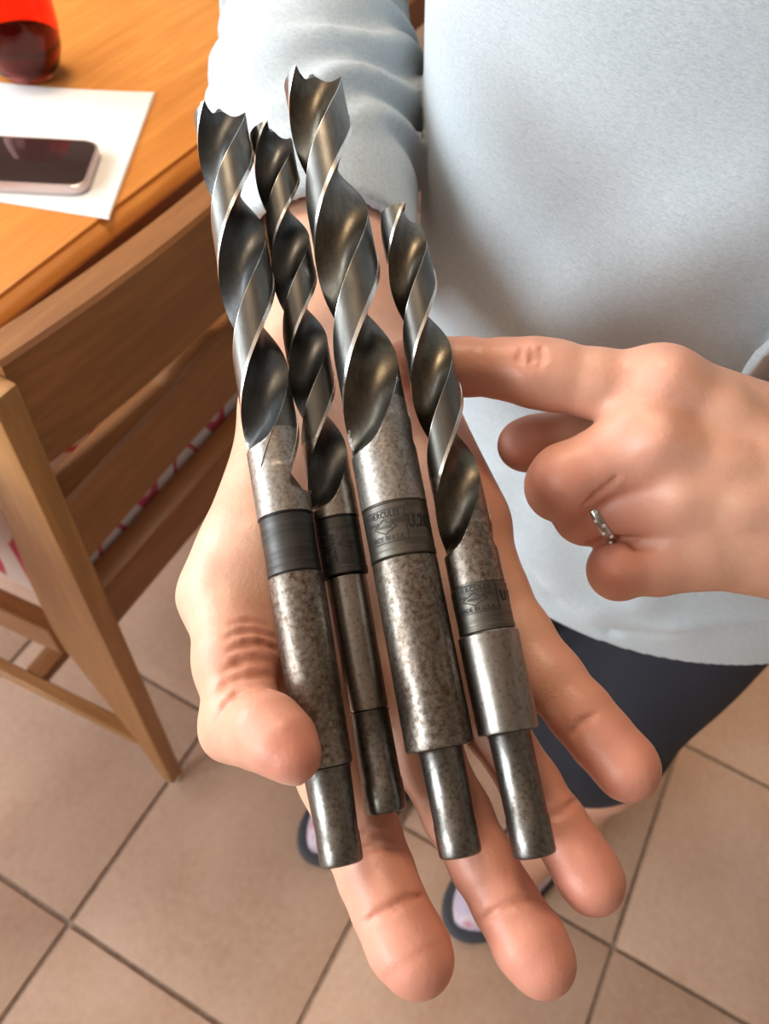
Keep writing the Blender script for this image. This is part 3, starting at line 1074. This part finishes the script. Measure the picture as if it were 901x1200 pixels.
# thumb
th = HA.new()
th.chain([J(338, 520, .298, 40), J(262, 692, .2500, 46), J(276, 775, .2310, 46), J(284, 838, .2200, 43)], 0.005)
th.chain([J(284, 838, .2195, 43), J(314, 856, .2068, 41), J(334, 874, .2020, 37.5), J(346, 888, .1995, 28.5)], 0.004)
th.cap(P(240, 702, .2580), P(262, 716, .2520), pr(27, .26), pr(34, .254), 0.010)
th.cap(P(266, 862, .2190), P(300, 868, .2120), pr(24, .219), pr(25, .212), 0.008)
th.cap(P(322, 893, .2015), P(349, 913, .1975), pr(11, .204), pr(7, .200), 0.0012)      # nail edge
palm.join(th, 0.010)
# web between thumb and index
palm.cap(P(300, 640, .2580), P(330, 770, .2460), pr(36, .258), pr(26, .246), 0.014)
# fingers
fin = HA.new()
def finger(jts, k=0.003):
    f = HA.new()
    f.chain(jts, k)
    fin.D = np.minimum(fin.D, f.D)
finger([J(362, 800, .2490, 50), J(394, 905, .2420, 46), J(425, 983, .2312, 45), J(441, 1025, .2235, 44), J(456, 1063, .2165, 43), J(475, 1103, .2115, 45), J(488, 1122, .2090, 42), J(490, 1126, .2085, 38)])
finger([J(452, 800, .2510, 46), J(500, 885, .2385, 41), J(536, 955, .2290, 39), J(566, 1012, .2225, 38), J(592, 1058, .2175, 38), J(620, 1104, .2125, 42), J(635, 1127, .2100, 40)])
finger([J(528, 770, .2570, 42), J(578, 850, .2440, 36), J(622, 920, .2340, 34), J(652, 965, .2280, 34), J(673, 998, .2240, 35), J(690, 1026, .2200, 37), J(696, 1036, .2185, 35)])
finger([J(562, 680, .2660, 43), J(605, 745, .2540, 41), J(645, 795, .2440, 38), J(680, 836, .2370, 37), J(705, 866, .2330, 37), J(732, 896, .2290, 37), J(736, 902, .2280, 36)])
palm.join(fin, 0.008)
# creases
REDLINES = []
for pts in ([(400, 1103), (425, 1083), (452, 1066), (478, 1053), (500, 1050)], [(405, 985), (430, 976), (455, 978), (466, 984)], [(412, 1000), (440, 990), (462, 994)],
            [(560, 1080), (585, 1066), (610, 1056), (632, 1048)], [(655, 885), (668, 862), (682, 846), (700, 836)], [(640, 962), (660, 950), (678, 935)]):
    palm.crease(pts, 0.0010, 0.0007, 0.0012)
for pts in ([(254, 842), (262, 826), (276, 813), (292, 807), (310, 806), (326, 811)], [(250, 812), (262, 802), (278, 795), (296, 791), (318, 792)], [(262, 786), (280, 776), (300, 772), (320, 776)],
            [(268, 762), (290, 754), (308, 754), (324, 762)], [(264, 746), (286, 739), (306, 740), (322, 748)], [(270, 729), (290, 726), (312, 732)]):
    palm.crease(pts, 0.0010, 0.0007, 0.0014)
    REDLINES.extend(x for x in (palm.hit(*p) for p in pts) if x is not None)
VA, QA = palm.mesh()
VA = relax(VA, QA, 2)

# ---- pointing hand (the person's left hand, back towards the camera)
lo, hi = (-0.010, -0.062, 0.205), (0.205, 0.055, 0.345)
HB = Field(lo, hi, 0.00085, CAMAX, CAM)
back = HB
# metacarpals from the wrist at the right to the knuckles
for a, b, k in ((J(985, 556, .270, 72), J(778, 450, .2570, 40), 0.014), (J(990, 576, .268, 78), J(752, 518, .2545, 44), 0.014),
                (J(990, 590, .268, 80), J(790, 580, .2580, 46), 0.014), (J(985, 620, .272, 76), J(815, 640, .2650, 46), 0.014)):
    back.cap(a[0], b[0], a[1], b[1], k)
back.cap(P(985, 572, .272), P(1130, 470, .315), 0.027, 0.030, 0.02)
back.cap(P(985, 602, .276), P(1130, 510, .318), 0.026, 0.030, 0.02)
back.cap(P(880, 600, .275), P(960, 600, .278), 0.020, 0.022, 0.02)       # palm bulk
fb = HB.new()
def fingerb(jts, k=0.003):
    f = HB.new()
    f.chain(jts, k)
    h = np.maximum(0.0016 - np.abs(fb.D - f.D), 0) / 0.0016
    fb.D = np.minimum(fb.D, f.D) - h * h * 0.0016 * 0.25
# index: straight, pointing behind the shortest drill
fingerb([J(778, 452, .2580, 40), J(700, 450, .2600, 40), J(648, 440, .2615, 40), J(622, 436, .2620, 39), J(590, 432, .2650, 34), J(545, 430, .2690, 33), J(515, 430, .2705, 33), J(480, 430, .2730, 31), J(474, 430, .2735, 28)])
# middle: curled, its first bone pointing towards the camera's left, the rest folded behind
fingerb([J(752, 520, .2545, 42), J(705, 542, .2560, 40), J(664, 562, .2580, 42), J(657, 570, .2640, 40), J(675, 584, .2800, 37), J(720, 590, .2880, 33), J(750, 590, .2900, 30)])
fingerb([J(790, 575, .2590, 44), J(735, 590, .2630, 40), J(694, 598, .2680, 38), J(686, 600, .2720, 37), J(705, 606, .2860, 35), J(745, 612, .2930, 32)])
fingerb([J(815, 645, .2640, 42), J(770, 660, .2640, 37), J(728, 664, .2640, 34), J(724, 668, .2700, 34), J(740, 666, .2830, 31), J(780, 660, .2880, 28)])
back.join(fb, 0.007)
# thumb tip showing under the index
tb_ = HB.new()
tb_.chain([J(800, 520, .2790, 44), J(720, 512, .2800, 40), J(668, 512, .2800, 34), J(625, 520, .2800, 31), J(612, 522, .2800, 29)], 0.004)
back.D = np.minimum(back.D, tb_.D)
# knuckle bumps, tendons and veins
for pts, r, s in (([(770, 446), (782, 450)], 0.0085, 0.0010), ([(748, 505), (760, 515)], 0.009, 0.0010), ([(785, 445), (850, 480), (910, 520)], 0.004, 0.0006),
                  ([(775, 515), (850, 545), (920, 565)], 0.0042, 0.0006), ([(800, 580), (870, 590), (930, 595)], 0.004, 0.0006)):
    back.bulge(pts, r, r - s, 0.008)
for pts in ([(611, 408), (608, 420), (613, 430)], [(622, 406), (624, 418), (621, 432)], [(634, 409), (635, 420), (631, 430)],
            [(722, 560), (712, 572), (698, 582), (686, 590)], 
            [(690, 638), (705, 634), (722, 632), (745, 630)], [(728, 630), (745, 640), (770, 642)]):
    back.crease(pts, 0.0009, 0.0003 if pts[0][1] < 410 else 0.0005, 0.0018)
VB, QB = back.mesh()
VB = relax(VB, QB, 2)

# ---- the rest of the body, coarse because clothes cover it; stitched to both forearms
LAT = np.array([0.92, 0.39, 0.0]); LAT /= np.linalg.norm(LAT)     # towards the person's left
FRO = np.array([0.39, -0.92, 0.0]); FRO /= np.linalg.norm(FRO)    # the way the person faces
TC = np.array([0.39, 0.455, 0.0])
Z3 = np.array([0, 0, 1.0])
SH_R = TC - LAT * 0.165 - FRO * 0.03 + Z3 * 1.235
SH_L = TC + LAT * 0.165 - FRO * 0.03 + Z3 * 1.235
WA, WB = P(376, 60, .440), P(1130, 490, .3165)
EL_R = WA + (WA - P(390, 330, .353)) * 0.95
EL_L = P(1420, 190, .50)
LEG_L = PZ(688, 866, 0.41); LEG_L[2] = 0
LEG_R = TC - LAT * 0.10 + FRO * 0.03; LEG_R[2] = 0
TOE_L, HEEL_L = np.array([0.425, 0.222, 0]), np.array([0.522, 0.452, 0])
TOE_R, HEEL_R = np.array([0.218, 0.208, 0]), np.array([0.292, 0.447, 0])

BODY = Field((-0.12, 0.05, -0.01), (0.95, 0.90, 1.44), 0.006)
b_ = BODY
b_.cap(TC + Z3 * 0.80 - LAT * 0.055, TC + Z3 * 1.16 - LAT * 0.06, 0.105, 0.10, 0.03)
b_.cap(TC + Z3 * 0.80 + LAT * 0.055, TC + Z3 * 1.16 + LAT * 0.06, 0.105, 0.10, 0.03)
b_.cap(SH_R, SH_L, 0.055, 0.055, 0.06)
b_.cap(TC + Z3 * 1.25 - FRO * 0.03, TC + Z3 * 1.37 - FRO * 0.02, 0.052, 0.05, 0.04)
for sh, el, wr in ((SH_R, EL_R, WA), (SH_L, EL_L, WB)):
    b_.cap(sh, el, 0.048, 0.040, 0.03); b_.cap(el, wr, 0.040, 0.034, 0.02)
    far = wr + (wr - el) / np.linalg.norm(wr - el) * 0.012
    b_.cap(wr, far, 0.034, 0.033, 0.01)
for hip, leg, heel, toe in ((TC - LAT * .085 + Z3 * .78, LEG_R, HEEL_R, TOE_R), (TC + LAT * .085 + Z3 * .78, LEG_L, HEEL_L, TOE_L)):
    knee = leg + Z3 * 0.44
    ank = heel * 0.78 + toe * 0.22 + Z3 * 0.085
    b_.cap(hip, knee, 0.076, 0.050, 0.03)
    b_.cap(knee, (knee + ank) / 2 + Z3 * 0.07, 0.048, 0.046, 0.03); b_.cap((knee + ank) / 2 + Z3 * 0.07, ank, 0.047, 0.032, 0.03)
    fd = (toe - heel) / np.linalg.norm(toe - heel)
    b_.cap(heel + fd * 0.04 + Z3 * .045, ank, 0.028, 0.032, 0.03)
    b_.cap(heel + fd * 0.04 + Z3 * .045, heel + fd * 0.17 + Z3 * .046, 0.027, 0.026, 0.02)
    b_.cap(ank, heel + fd * 0.17 + Z3 * .046, 0.030, 0.026, 0.03)
    b_.cap(heel + fd * 0.17 + Z3 * .046, toe - fd * 0.04 + Z3 * .040, 0.028, 0.016, 0.02, (Z3, 1.2))
VC, QC = BODY.mesh()

bmH = {}
def to_bm(V, Q):
    b = bmesh.new()
    b.from_mesh(np_mesh('work', V, Q))
    return b
def cut(b, co, no):
    bmesh.ops.bisect_plane(b, geom=b.verts[:] + b.edges[:] + b.faces[:], dist=1e-6, plane_co=Vector(co), plane_no=Vector(no), clear_outer=True)
bA, bB, bC = to_bm(VA, QA), to_bm(VB, QB), to_bm(VC, QC)
dA = (WA - EL_R) / np.linalg.norm(WA - EL_R); dB = (WB - EL_L) / np.linalg.norm(WB - EL_L)
pA = P(380, 100, .424); pB = P(1095, 506, .3075)
cut(bA, pA, -dA); cut(bB, pB, -dB)
def cut_arm(b, co, no, rad):
    """cut only the limb near co off the coarse body"""
    geom = set()
    for f in b.faces:
        c_ = f.calc_center_median()
        if (c_ - Vector(co)).length < rad: geom.add(f); geom.update(f.edges); geom.update(f.verts)
    bmesh.ops.bisect_plane(b, geom=list(geom), dist=1e-6, plane_co=Vector(co), plane_no=Vector(no))
    kill = [v for v in b.verts if (v.co - Vector(co)).length < rad and (v.co - Vector(co)).dot(Vector(no)) > 1e-5]
    bmesh.ops.delete(b, geom=kill, context='VERTS')
cA = pA - dA * 0.010; cB = pB - dB * 0.010
cut_arm(bC, cA, dA, 0.10); cut_arm(bC, cB, dB, 0.10)
body_bm = bmesh.new()
nfine = 0
for q in (bA, bB, bC):
    t_ = bpy.data.meshes.new('work'); q.to_mesh(t_); q.free(); body_bm.from_mesh(t_); bpy.data.meshes.remove(t_)
for w in [x for x in bpy.data.meshes if x.users == 0 and x.name.startswith('work')]: bpy.data.meshes.remove(w)
for co in (pA, pB):
    es = [e for e in body_bm.edges if e.is_boundary and (e.verts[0].co - Vector(co)).length < 0.12]
    try: bmesh.ops.bridge_loops(body_bm, edges=es)
    except Exception as ex: print('bridge', ex)
bmesh.ops.recalc_face_normals(body_bm, faces=body_bm.faces)
body_me = bpy.data.meshes.new('body')
body_bm.to_mesh(body_me); body_bm.free()
body_me.polygons.foreach_set('use_smooth', [True] * len(body_me.polygons))

# skin tint: redder finger ends and knuckles, paler nail, anchored to the anatomy
nv = len(body_me.vertices)
co = np.empty(nv * 3, np.float32); body_me.vertices.foreach_get('co', co); co = co.reshape(-1, 3).astype(float)
skin = np.tile(np.array([0.66, 0.37, 0.25]), (nv, 1))


def tint(p, r, c, w):
    d2 = ((co - p) ** 2).sum(1) / (r * r)
    k = (np.exp(-d2 * 1.2) * w)[:, None]
    global skin
    skin = skin * (1 - k) + np.array(c) * k


PINK, RED, PALE = (0.60, 0.24, 0.17), (0.56, 0.17, 0.115), (0.72, 0.47, 0.36)
for x, y, d in ((485, 1122, .2085), (635, 1125, .21), (694, 1034, .218), (736, 902, .228)): tint(P(x, y, d), 0.022, PINK, 0.85)
for x, y, d in ((440, 1015, .216), (570, 1020, .214), (650, 960, .222), (680, 836, .23)): tint(P(x, y, d), 0.022, PINK, 0.45)
tint(P(346, 884, .198), 0.014, RED, 0.75); tint(P(312, 850, .205), 0.015, PINK, 0.5); tint(P(344, 910, .2), 0.004, (0.82, 0.70, 0.60), 0.95); tint(P(331, 901, .2025), 0.004, (0.80, 0.62, 0.52), 0.8)
tint(P(300, 770, .226), 0.016, RED, 0.5)
tint(P(245, 640, .25), 0.03, PALE, 0.6)
for q_ in REDLINES: tint(q_, 0.0016, RED, 0.30)
for x, y, d in ((617, 565, .247), (690, 605, .253), (720, 665, .257), (600, 522, .275)): tint(P(x, y, d), 0.018, RED, 0.5)
tint(P(622, 420, .256), 0.012, PINK, 0.6); tint(P(760, 440, .247), 0.016, PINK, 0.4); tint(P(550, 430, .262), 0.022, PINK, 0.5)
tint(P(740, 540, .244), 0.022, PINK, 0.35); tint(P(470, 430, .27), 0.016, RED, 0.5)
ca = body_me.color_attributes.new('skin_tint', 'FLOAT_COLOR', 'POINT')
ca.data.foreach_set('color', np.concatenate([skin, np.ones((nv, 1))], 1).astype(np.float32).ravel())

m = new_mat('skin', (0.6, 0.34, 0.25), 0.42)
at = N(m, 'ShaderNodeVertexColor'); at.layer_name = 'skin_tint'
vv = coords(m, 'Object')
mot = noise(m, vv, 130, 5, 0.6)
mot2 = noise(m, vv, 420, 3, 0.6)
col = mixc(m, ramp(m, mot, [(0.38, (0, 0, 0)), (0.7, (0.30, 0.30, 0.30))]), at.outputs['Color'], (0.62, 0.24, 0.17))
L(m, col, bsdf(m).inputs['Base Color'])
bs = bsdf(m)
bs.inputs['Subsurface Weight'].default_value = 0.15
bs.inputs['Subsurface Radius'].default_value = (1.0, 0.36, 0.18)
bs.inputs['Subsurface Scale'].default_value = 0.0028
bs.inputs['Specular IOR Level'].default_value = 0.4
vo = N(m, 'ShaderNodeTexVoronoi'); vo.inputs['Scale'].default_value = 900; L(m, vv, vo.inputs['Vector'])
wr = noise(m, coords(m, 'Object', (1, 2.2, 1)), 190, 4, 0.6, 1.2)
hb = MATH(m, 'ADD', MATH(m, 'MULTIPLY', vo.outputs['Distance'], 0.4), MATH(m, 'ADD', mot2, MATH(m, 'MULTIPLY', wr, 0.7)))
bump(m, hb, 0.20, 0.0006)
MAT['skin'] = m

person = empty('person', (float(TC[0]), float(TC[1]), 0))
tag(person, 'person in pale grey sweatshirt and dark shorts holding drill bits in one open hand and pointing with the other', 'person')
person['label'] = 'person in pale grey sweatshirt and dark shorts, palm full of drill bits'


def world_child(name, me, mats, parent):
    o = link_mesh(name, me, mats, parent)
    o.matrix_parent_inverse = Matrix.Translation(parent.location).inverted()
    return o


world_child('body', body_me, MAT['skin'], person)

# ---- sweatshirt
SHIRT = Field((-0.22, 0.16, 0.66), (0.92, 0.80, 1.34), 0.0028)
f_ = SHIRT
X, Y, Z = f_.ax[0][:, None, None], f_.ax[1][None, :, None], f_.ax[2][None, None, :]
HZ = 0.70


def torso_sdf(inset, zlo):
    zz = np.clip((Z - HZ) / 0.5, 0, 1)
    hl = 0.186 + 0.041 * np.clip(zz, 0, 0.6) - inset
    hd = 0.170 - 0.030 * zz - inset
    lx = (X - TC[0]) * LAT[0] + (Y - TC[1]) * LAT[1]
    fx = (X - TC[0]) * FRO[0] + (Y - TC[1]) * FRO[1] + 0.0
    q = ((np.abs(lx) / hl) ** 2.05 + (np.abs(fx) / hd) ** 2.05) ** (1 / 2.05)
    d = (q - 1) * np.minimum(hl, hd)
    top = Z - 1.225
    d = np.maximum(d, zlo - Z)
    kk = 0.06
    h = np.maximum(kk - np.abs(d - top), 0) / kk
    return (np.maximum(d, top) + h * h * kk * 0.25).astype(np.float32)


f_.D = torso_sdf(0.0, HZ)
# soft folds over the belly
def ridge(pts, amp, w):
    """displace the cloth outwards along a polyline of world points"""
    for a, b in zip(pts[:-1], pts[1:]):
        s, G = f_.sub(np.minimum(a, b) - 3 * w, np.maximum(a, b) + 3 * w)
        if s is None: continue
        d = f_._cap(G, np.asarray(a), np.asarray(b), 0, 0)
        f_.D[s] -= amp * np.exp(-(d / w) ** 2)
def shirt_pts(px): return [q for q in (f_.hit(x, y, 0.2, 0.9) for x, y in px) if q is not None]
ridge(shirt_pts([(600, 420), (690, 360), (800, 300), (900, 240)]), 0.006, 0.022)
ridge(shirt_pts([(700, 470), (760, 470), (860, 470)]), -0.012, 0.022)
ridge(shirt_pts([(480, 60), (485, 180), (505, 300)]), 0.004, 0.02)
ridge(shirt_pts([(580, 560), (620, 640), (700, 715), (800, 735), (895, 728)]), 0.0025, 0.012)
ridge(shirt_pts([(760, 770), (752, 700), (745, 640)]), 0.004, 0.014)
ridge(shirt_pts([(640, 745), (650, 680), (640, 600)]), 0.003, 0.014)
ridge(shirt_pts([(560, 585), (600, 645), (650, 702), (715, 738), (800, 745), (897, 735)]), -0.0016, 0.004)
sl = f_.new()
CUF_A = P(381, 312, .370)
eA = EL_R + (SH_R - EL_R) * 0.0
sl.cap(CUF_A, CUF_A + (eA - CUF_A) * 0.35, 0.0435, 0.049, 0.02)
sl.cap(CUF_A + (eA - CUF_A) * 0.35, eA, 0.049, 0.058, 0.03)
sl.cap(eA, SH_R, 0.058, 0.066, 0.04)
CUF_B = P(1010, 535, .290)
sl.cap(CUF_B, CUF_B + (EL_L - CUF_B) * 0.4, 0.054, 0.054, 0.02)
sl.cap(CUF_B + (EL_L - CUF_B) * 0.4, EL_L, 0.052, 0.058, 0.03)
sl.cap(EL_L, SH_L, 0.058, 0.066, 0.04)
# bunched rings on the pulled-up sleeves
for c0, e0, sd in ((CUF_A, eA, 0), (CUF_B, EL_L, 2.1)):
    ax_ = (e0 - c0) / np.linalg.norm(e0 - c0)
    s, G = f_.sub(np.minimum(c0, e0) - 0.09, np.maximum(c0, e0) + 0.09)
    t = (G[0] - c0[0]) * ax_[0] + (G[1] - c0[1]) * ax_[1] + (G[2] - c0[2]) * ax_[2]
    wob = 0.014 * np.sin(G[0] * 52 + sd) + 0.012 * np.sin(G[2] * 66 + sd * 2) + 0.006 * np.sin(G[1] * 110)
    am = 0.0032 * np.clip((t - 0.03) / 0.04, 0, 1) * (0.6 + 0.4 * np.sin(G[0] * 45 + G[2] * 38))
    sl.D[s] -= (am * np.sin((t + wob) * 2 * math.pi / 0.034)).astype(np.float32)
# cut the cuffs square and open them
def halfspace(F, p, n, k=0.003):
    d = ((X - p[0]) * n[0] + (Y - p[1]) * n[1] + (Z - p[2]) * n[2]).astype(np.float32)
    near = ((X - p[0]) ** 2 + (Y - p[1]) ** 2 + (Z - p[2]) ** 2) < 0.09 ** 2
    e = -d
    h = np.maximum(k - np.abs(F.D - e), 0) / k
    F.D = np.where(near, np.maximum(F.D, e) + h * h * k * 0.25, F.D).astype(np.float32)
for c0, e0, rr in ((CUF_A, eA, 0.0375), (CUF_B, EL_L, 0.048)):
    ax_ = (e0 - c0) / np.linalg.norm(e0 - c0)
    halfspace(sl, c0, ax_)
    sl.cap(c0 - ax_ * 0.05, c0 + ax_ * 0.05, rr, rr, 0.002, None, True)
h = np.maximum(0.003 - np.abs(f_.D - sl.D), 0) / 0.003
f_.D = np.minimum(f_.D, sl.D) - h * h * 0.003 * 0.25
# hollow bottom
inner = torso_sdf(0.007, 0.0)
inner = np.maximum(inner, Z - 0.76)
f_.D = np.maximum(f_.D, -inner).astype(np.float32)
VS, QS = f_.mesh()
VS = relax(VS, QS, 4)
m = new_mat('heather_grey_fleece', (0.5, 0.54, 0.56), 0.95)
bsdf(m).inputs['Sheen Weight'].default_value = 0.25
v1 = coords(m, 'Object', (1, 1, 3.2))
a1 = noise(m, v1, 380, 3, 0.7); a2 = noise(m, v1, 900, 2, 0.7); a3 = noise(m, coords(m, 'Object'), 14, 3)
cc = ramp(m, a1, [(0.33, (0.29, 0.335, 0.36)), (0.5, (0.385, 0.435, 0.46)), (0.66, (0.45, 0.495, 0.515))])
cc = mixc(m, 0.35, cc, ramp(m, a2, [(0.36, (0.25, 0.28, 0.31)), (0.6, (0.51, 0.55, 0.57))]))
cc = mixc(m, 0.25, cc, ramp(m, a3, [(0.35, (0.38, 0.44, 0.475)), (0.65, (0.50, 0.53, 0.535))]))
L(m, cc, bsdf(m).inputs['Base Color'])
bump(m, a1, 0.25, 0.0006)
MAT['fleece'] = m
o = world_child('sweatshirt', np_mesh('sweatshirt', VS, QS), MAT['fleece'], person)
o['label'] = 'pale heather grey sweatshirt with pushed-up sleeves'

# ---- shorts
SHORT = Field((0.10, 0.18, 0.36), (0.72, 0.70, 0.90), 0.004)
f_ = SHORT
for hip, leg in ((TC - LAT * .085 + Z3 * .78, LEG_R), (TC + LAT * .085 + Z3 * .78, LEG_L)):
    f_.cap(hip, leg + Z3 * 0.44, 0.092, 0.063, 0.02)
    f_.cap(leg + Z3 * 0.44, leg + Z3 * 0.33, 0.063, 0.060, 0.02)
f_.cap(TC - LAT * 0.05 + Z3 * 0.80, TC + LAT * 0.05 + Z3 * 0.80, 0.105, 0.105, 0.04)
X, Y, Z = f_.ax[0][:, None, None], f_.ax[1][None, :, None], f_.ax[2][None, None, :]
f_.D = np.maximum(f_.D, (0.405 - Z) + 0 * X + 0 * Y).astype(np.float32)
f_.D = np.maximum(f_.D, (Z - 0.86) + 0 * X + 0 * Y).astype(np.float32)
f_.D += (0.0018 * np.sin(X * 55 + Z * 20) * np.sin(Y * 48 + Z * 9)).astype(np.float32)
for hip, leg in ((None, LEG_R), (None, LEG_L)):
    f_.cap(leg + Z3 * 0.34, leg + Z3 * 0.43, 0.055, 0.054, 0.003, None, True)
VH, QH = f_.mesh(); VH = relax(VH, QH, 3)
MAT['navy'] = new_mat('dark_navy_cloth', (0.012, 0.013, 0.021), 0.9)
bump(MAT['navy'], noise(MAT['navy'], coords(MAT['navy']), 700, 3), 0.3, 0.0008)
o = world_child('shorts', np_mesh('shorts', VH, QH), MAT['navy'], person)
o['label'] = 'dark navy knee-length shorts'

# ---- slippers
m = new_mat('floral_slipper_cloth', (0.7, 0.5, 0.55), 0.85)
vv = coords(m, 'Object')
vo = N(m, 'ShaderNodeTexVoronoi'); vo.inputs['Scale'].default_value = 42; L(m, vv, vo.inputs['Vector'])
nz = noise(m, vv, 60, 3)
cc = ramp(m, MATH(m, 'ADD', vo.outputs['Distance'], MATH(m, 'MULTIPLY', nz, 0.35)), [(0.30, (0.60, 0.28, 0.36)), (0.45, (0.66, 0.46, 0.54)), (0.62, (0.68, 0.60, 0.66)), (0.85, (0.52, 0.46, 0.60))])
L(m, cc, bsdf(m).inputs['Base Color'])
MAT['floral'] = m
MAT['sole'] = new_mat('dark_grey_slipper_edge', (0.055, 0.058, 0.068), 0.8)


def slipper(toe, heel):
    c = (toe + heel) / 2; Lh = np.linalg.norm(toe - heel) / 2
    fd = (toe - heel) / (2 * Lh); sd = np.array([-fd[1], fd[0], 0])
    def half(u):                       # half width along the foot, u in -1 (heel) .. 1 (toe)
        base = math.sqrt(max(0.0, 1 - abs(u) ** 3.2))
        return base * (0.043 + 0.007 * math.sin((u + 0.3) * 1.6))
    n = 28
    us = [-math.cos(math.pi * i / n) for i in range(n + 1)]
    pts = [(u * Lh, half(u)) for u in us] + [(u * Lh, -half(u)) for u in us[-2:0:-1]]
    bm = bmesh.new()
    rings = []
    for z, k in ((0.0, 0.94), (0.004, 1.0), (0.012, 1.02), (0.019, 0.98)):
        rings.append([bm.verts.new(c + fd * a * k + sd * b * k + Z3 * z) for a, b in pts])
    for a, b in zip(rings[:-1], rings[1:]):
        for i in range(len(pts)):
            j = (i + 1) % len(pts); bm.faces.new([a[i], a[j], b[j], b[i]])
    bm.faces.new(rings[0][::-1]); bm.faces.new(rings[-1])
    me = bpy.data.meshes.new('slipper'); bmesh.ops.recalc_face_normals(bm, faces=bm.faces); bm.to_mesh(me); bm.free()
    me.polygons.foreach_set('use_smooth', [True] * len(me.polygons)); me.set_sharp_from_angle(angle=0.9)
    s_ = world_child('slipper', me, MAT['sole'], person)
    s_['label'] = 'floral mule slipper with dark edge'
    # upper: arched vamp over the front of the foot
    bm = bmesh.new()
    rows = []
    nu, nw = 20, 18
    for i in range(nu + 1):
        u = -0.12 + (0.90 + 0.12) * i / nu
        hgt = 0.052 * (1 - 0.55 * max(0, (u + 0.12) / 1.1)) * (max(0.0, 1 - max(0, u) ** 4) ** 0.5) + 0.008
        row = []
        for j in range(nw + 1):
            a = math.pi * j / nw
            row.append(bm.verts.new(c + fd * u * Lh + sd * half(u) * 0.82 * math.sqrt(max(0.0, 1 - max(0.0, u / 0.905) ** 5)) * math.cos(a) + Z3 * (0.0185 + hgt * math.sin(a) ** 0.8)))
        rows.append(row)
    for a, b in zip(rows[:-1], rows[1:]):
        for j in range(nw): bm.faces.new([a[j], a[j + 1], b[j + 1], b[j]])
    bm.faces.new(rows[-1])
    bmesh.ops.recalc_face_normals(bm, faces=bm.faces)
    me = bpy.data.meshes.new('vamp'); bm.to_mesh(me); bm.free()
    me.polygons.foreach_set('use_smooth', [True] * len(me.polygons))
    v_ = link_mesh('vamp', me, MAT['floral'], s_)
    v_['label'] = 'pink and lilac floral vamp'
    md = v_.modifiers.new('thickness', 'SOLIDIFY'); md.thickness = 0.002; md.offset = 1


slipper(TOE_L, HEEL_L); slipper(TOE_R, HEEL_R)

# ---- ring on the pointing hand
c1, c2 = P(735, 590, .2630), P(694, 598, .2680)
axr = (c2 - c1) / np.linalg.norm(c2 - c1)
rc_ = P(704, 599, .2672)
tlt = (axr + CD * 0.30); tlt /= np.linalg.norm(tlt)
ez = Vector(tlt); ex_ = ez.orthogonal().normalized(); ey_ = ez.cross(ex_)
MAT['silver'] = new_mat('white_gold', (0.50, 0.49, 0.48), 0.25, 1.0)
MAT['stone'] = new_mat('clear_stone', (0.9, 0.92, 0.95), 0.05, 0.3, IOR=2.2)
RR = pr(39.5, .266) + 0.0004
bm = bmesh.new()
nr, ns_ = 72, 14
rg = []
for i in range(nr):
    a = 2 * math.pi * i / nr
    row = []
    for j in range(ns_):
        b = 2 * math.pi * j / ns_
        r = RR + 0.0009 * math.cos(b); z = 0.0017 * math.sin(b)
        row.append(bm.verts.new(Vector(rc_) + (ex_ * math.cos(a) + ey_ * math.sin(a)) * r + ez * z))
    rg.append(row)
for i in range(nr):
    for j in range(ns_):
        bm.faces.new([rg[i][j], rg[(i + 1) % nr][j], rg[(i + 1) % nr][(j + 1) % ns_], rg[i][(j + 1) % ns_]])
bmesh.ops.recalc_face_normals(bm, faces=bm.faces)
me = bpy.data.meshes.new('finger_ring'); bm.to_mesh(me); bm.free()
me.polygons.foreach_set('use_smooth', [True] * len(me.polygons))
ring = world_child('finger_ring', me, MAT['silver'], person)
ring['label'] = 'silvery ring set with small clear stones'
st = bmesh.new(); bmesh.ops.create_icosphere(st, subdivisions=2, radius=0.0007)
stone_me = bpy.data.meshes.new('stone'); st.to_mesh(stone_me); st.free(); stone_me.materials.append(MAT['stone'])
for i in range(30):
    a = 2 * math.pi * i / 30
    s_ = bpy.data.objects.new('stone', stone_me); C.objects.link(s_); s_.parent = ring
    s_.location = Vector(rc_) + (ex_ * math.cos(a) + ey_ * math.sin(a)) * (RR + 0.0006) + ez * 0.0007 * (1 if i % 2 else -1)
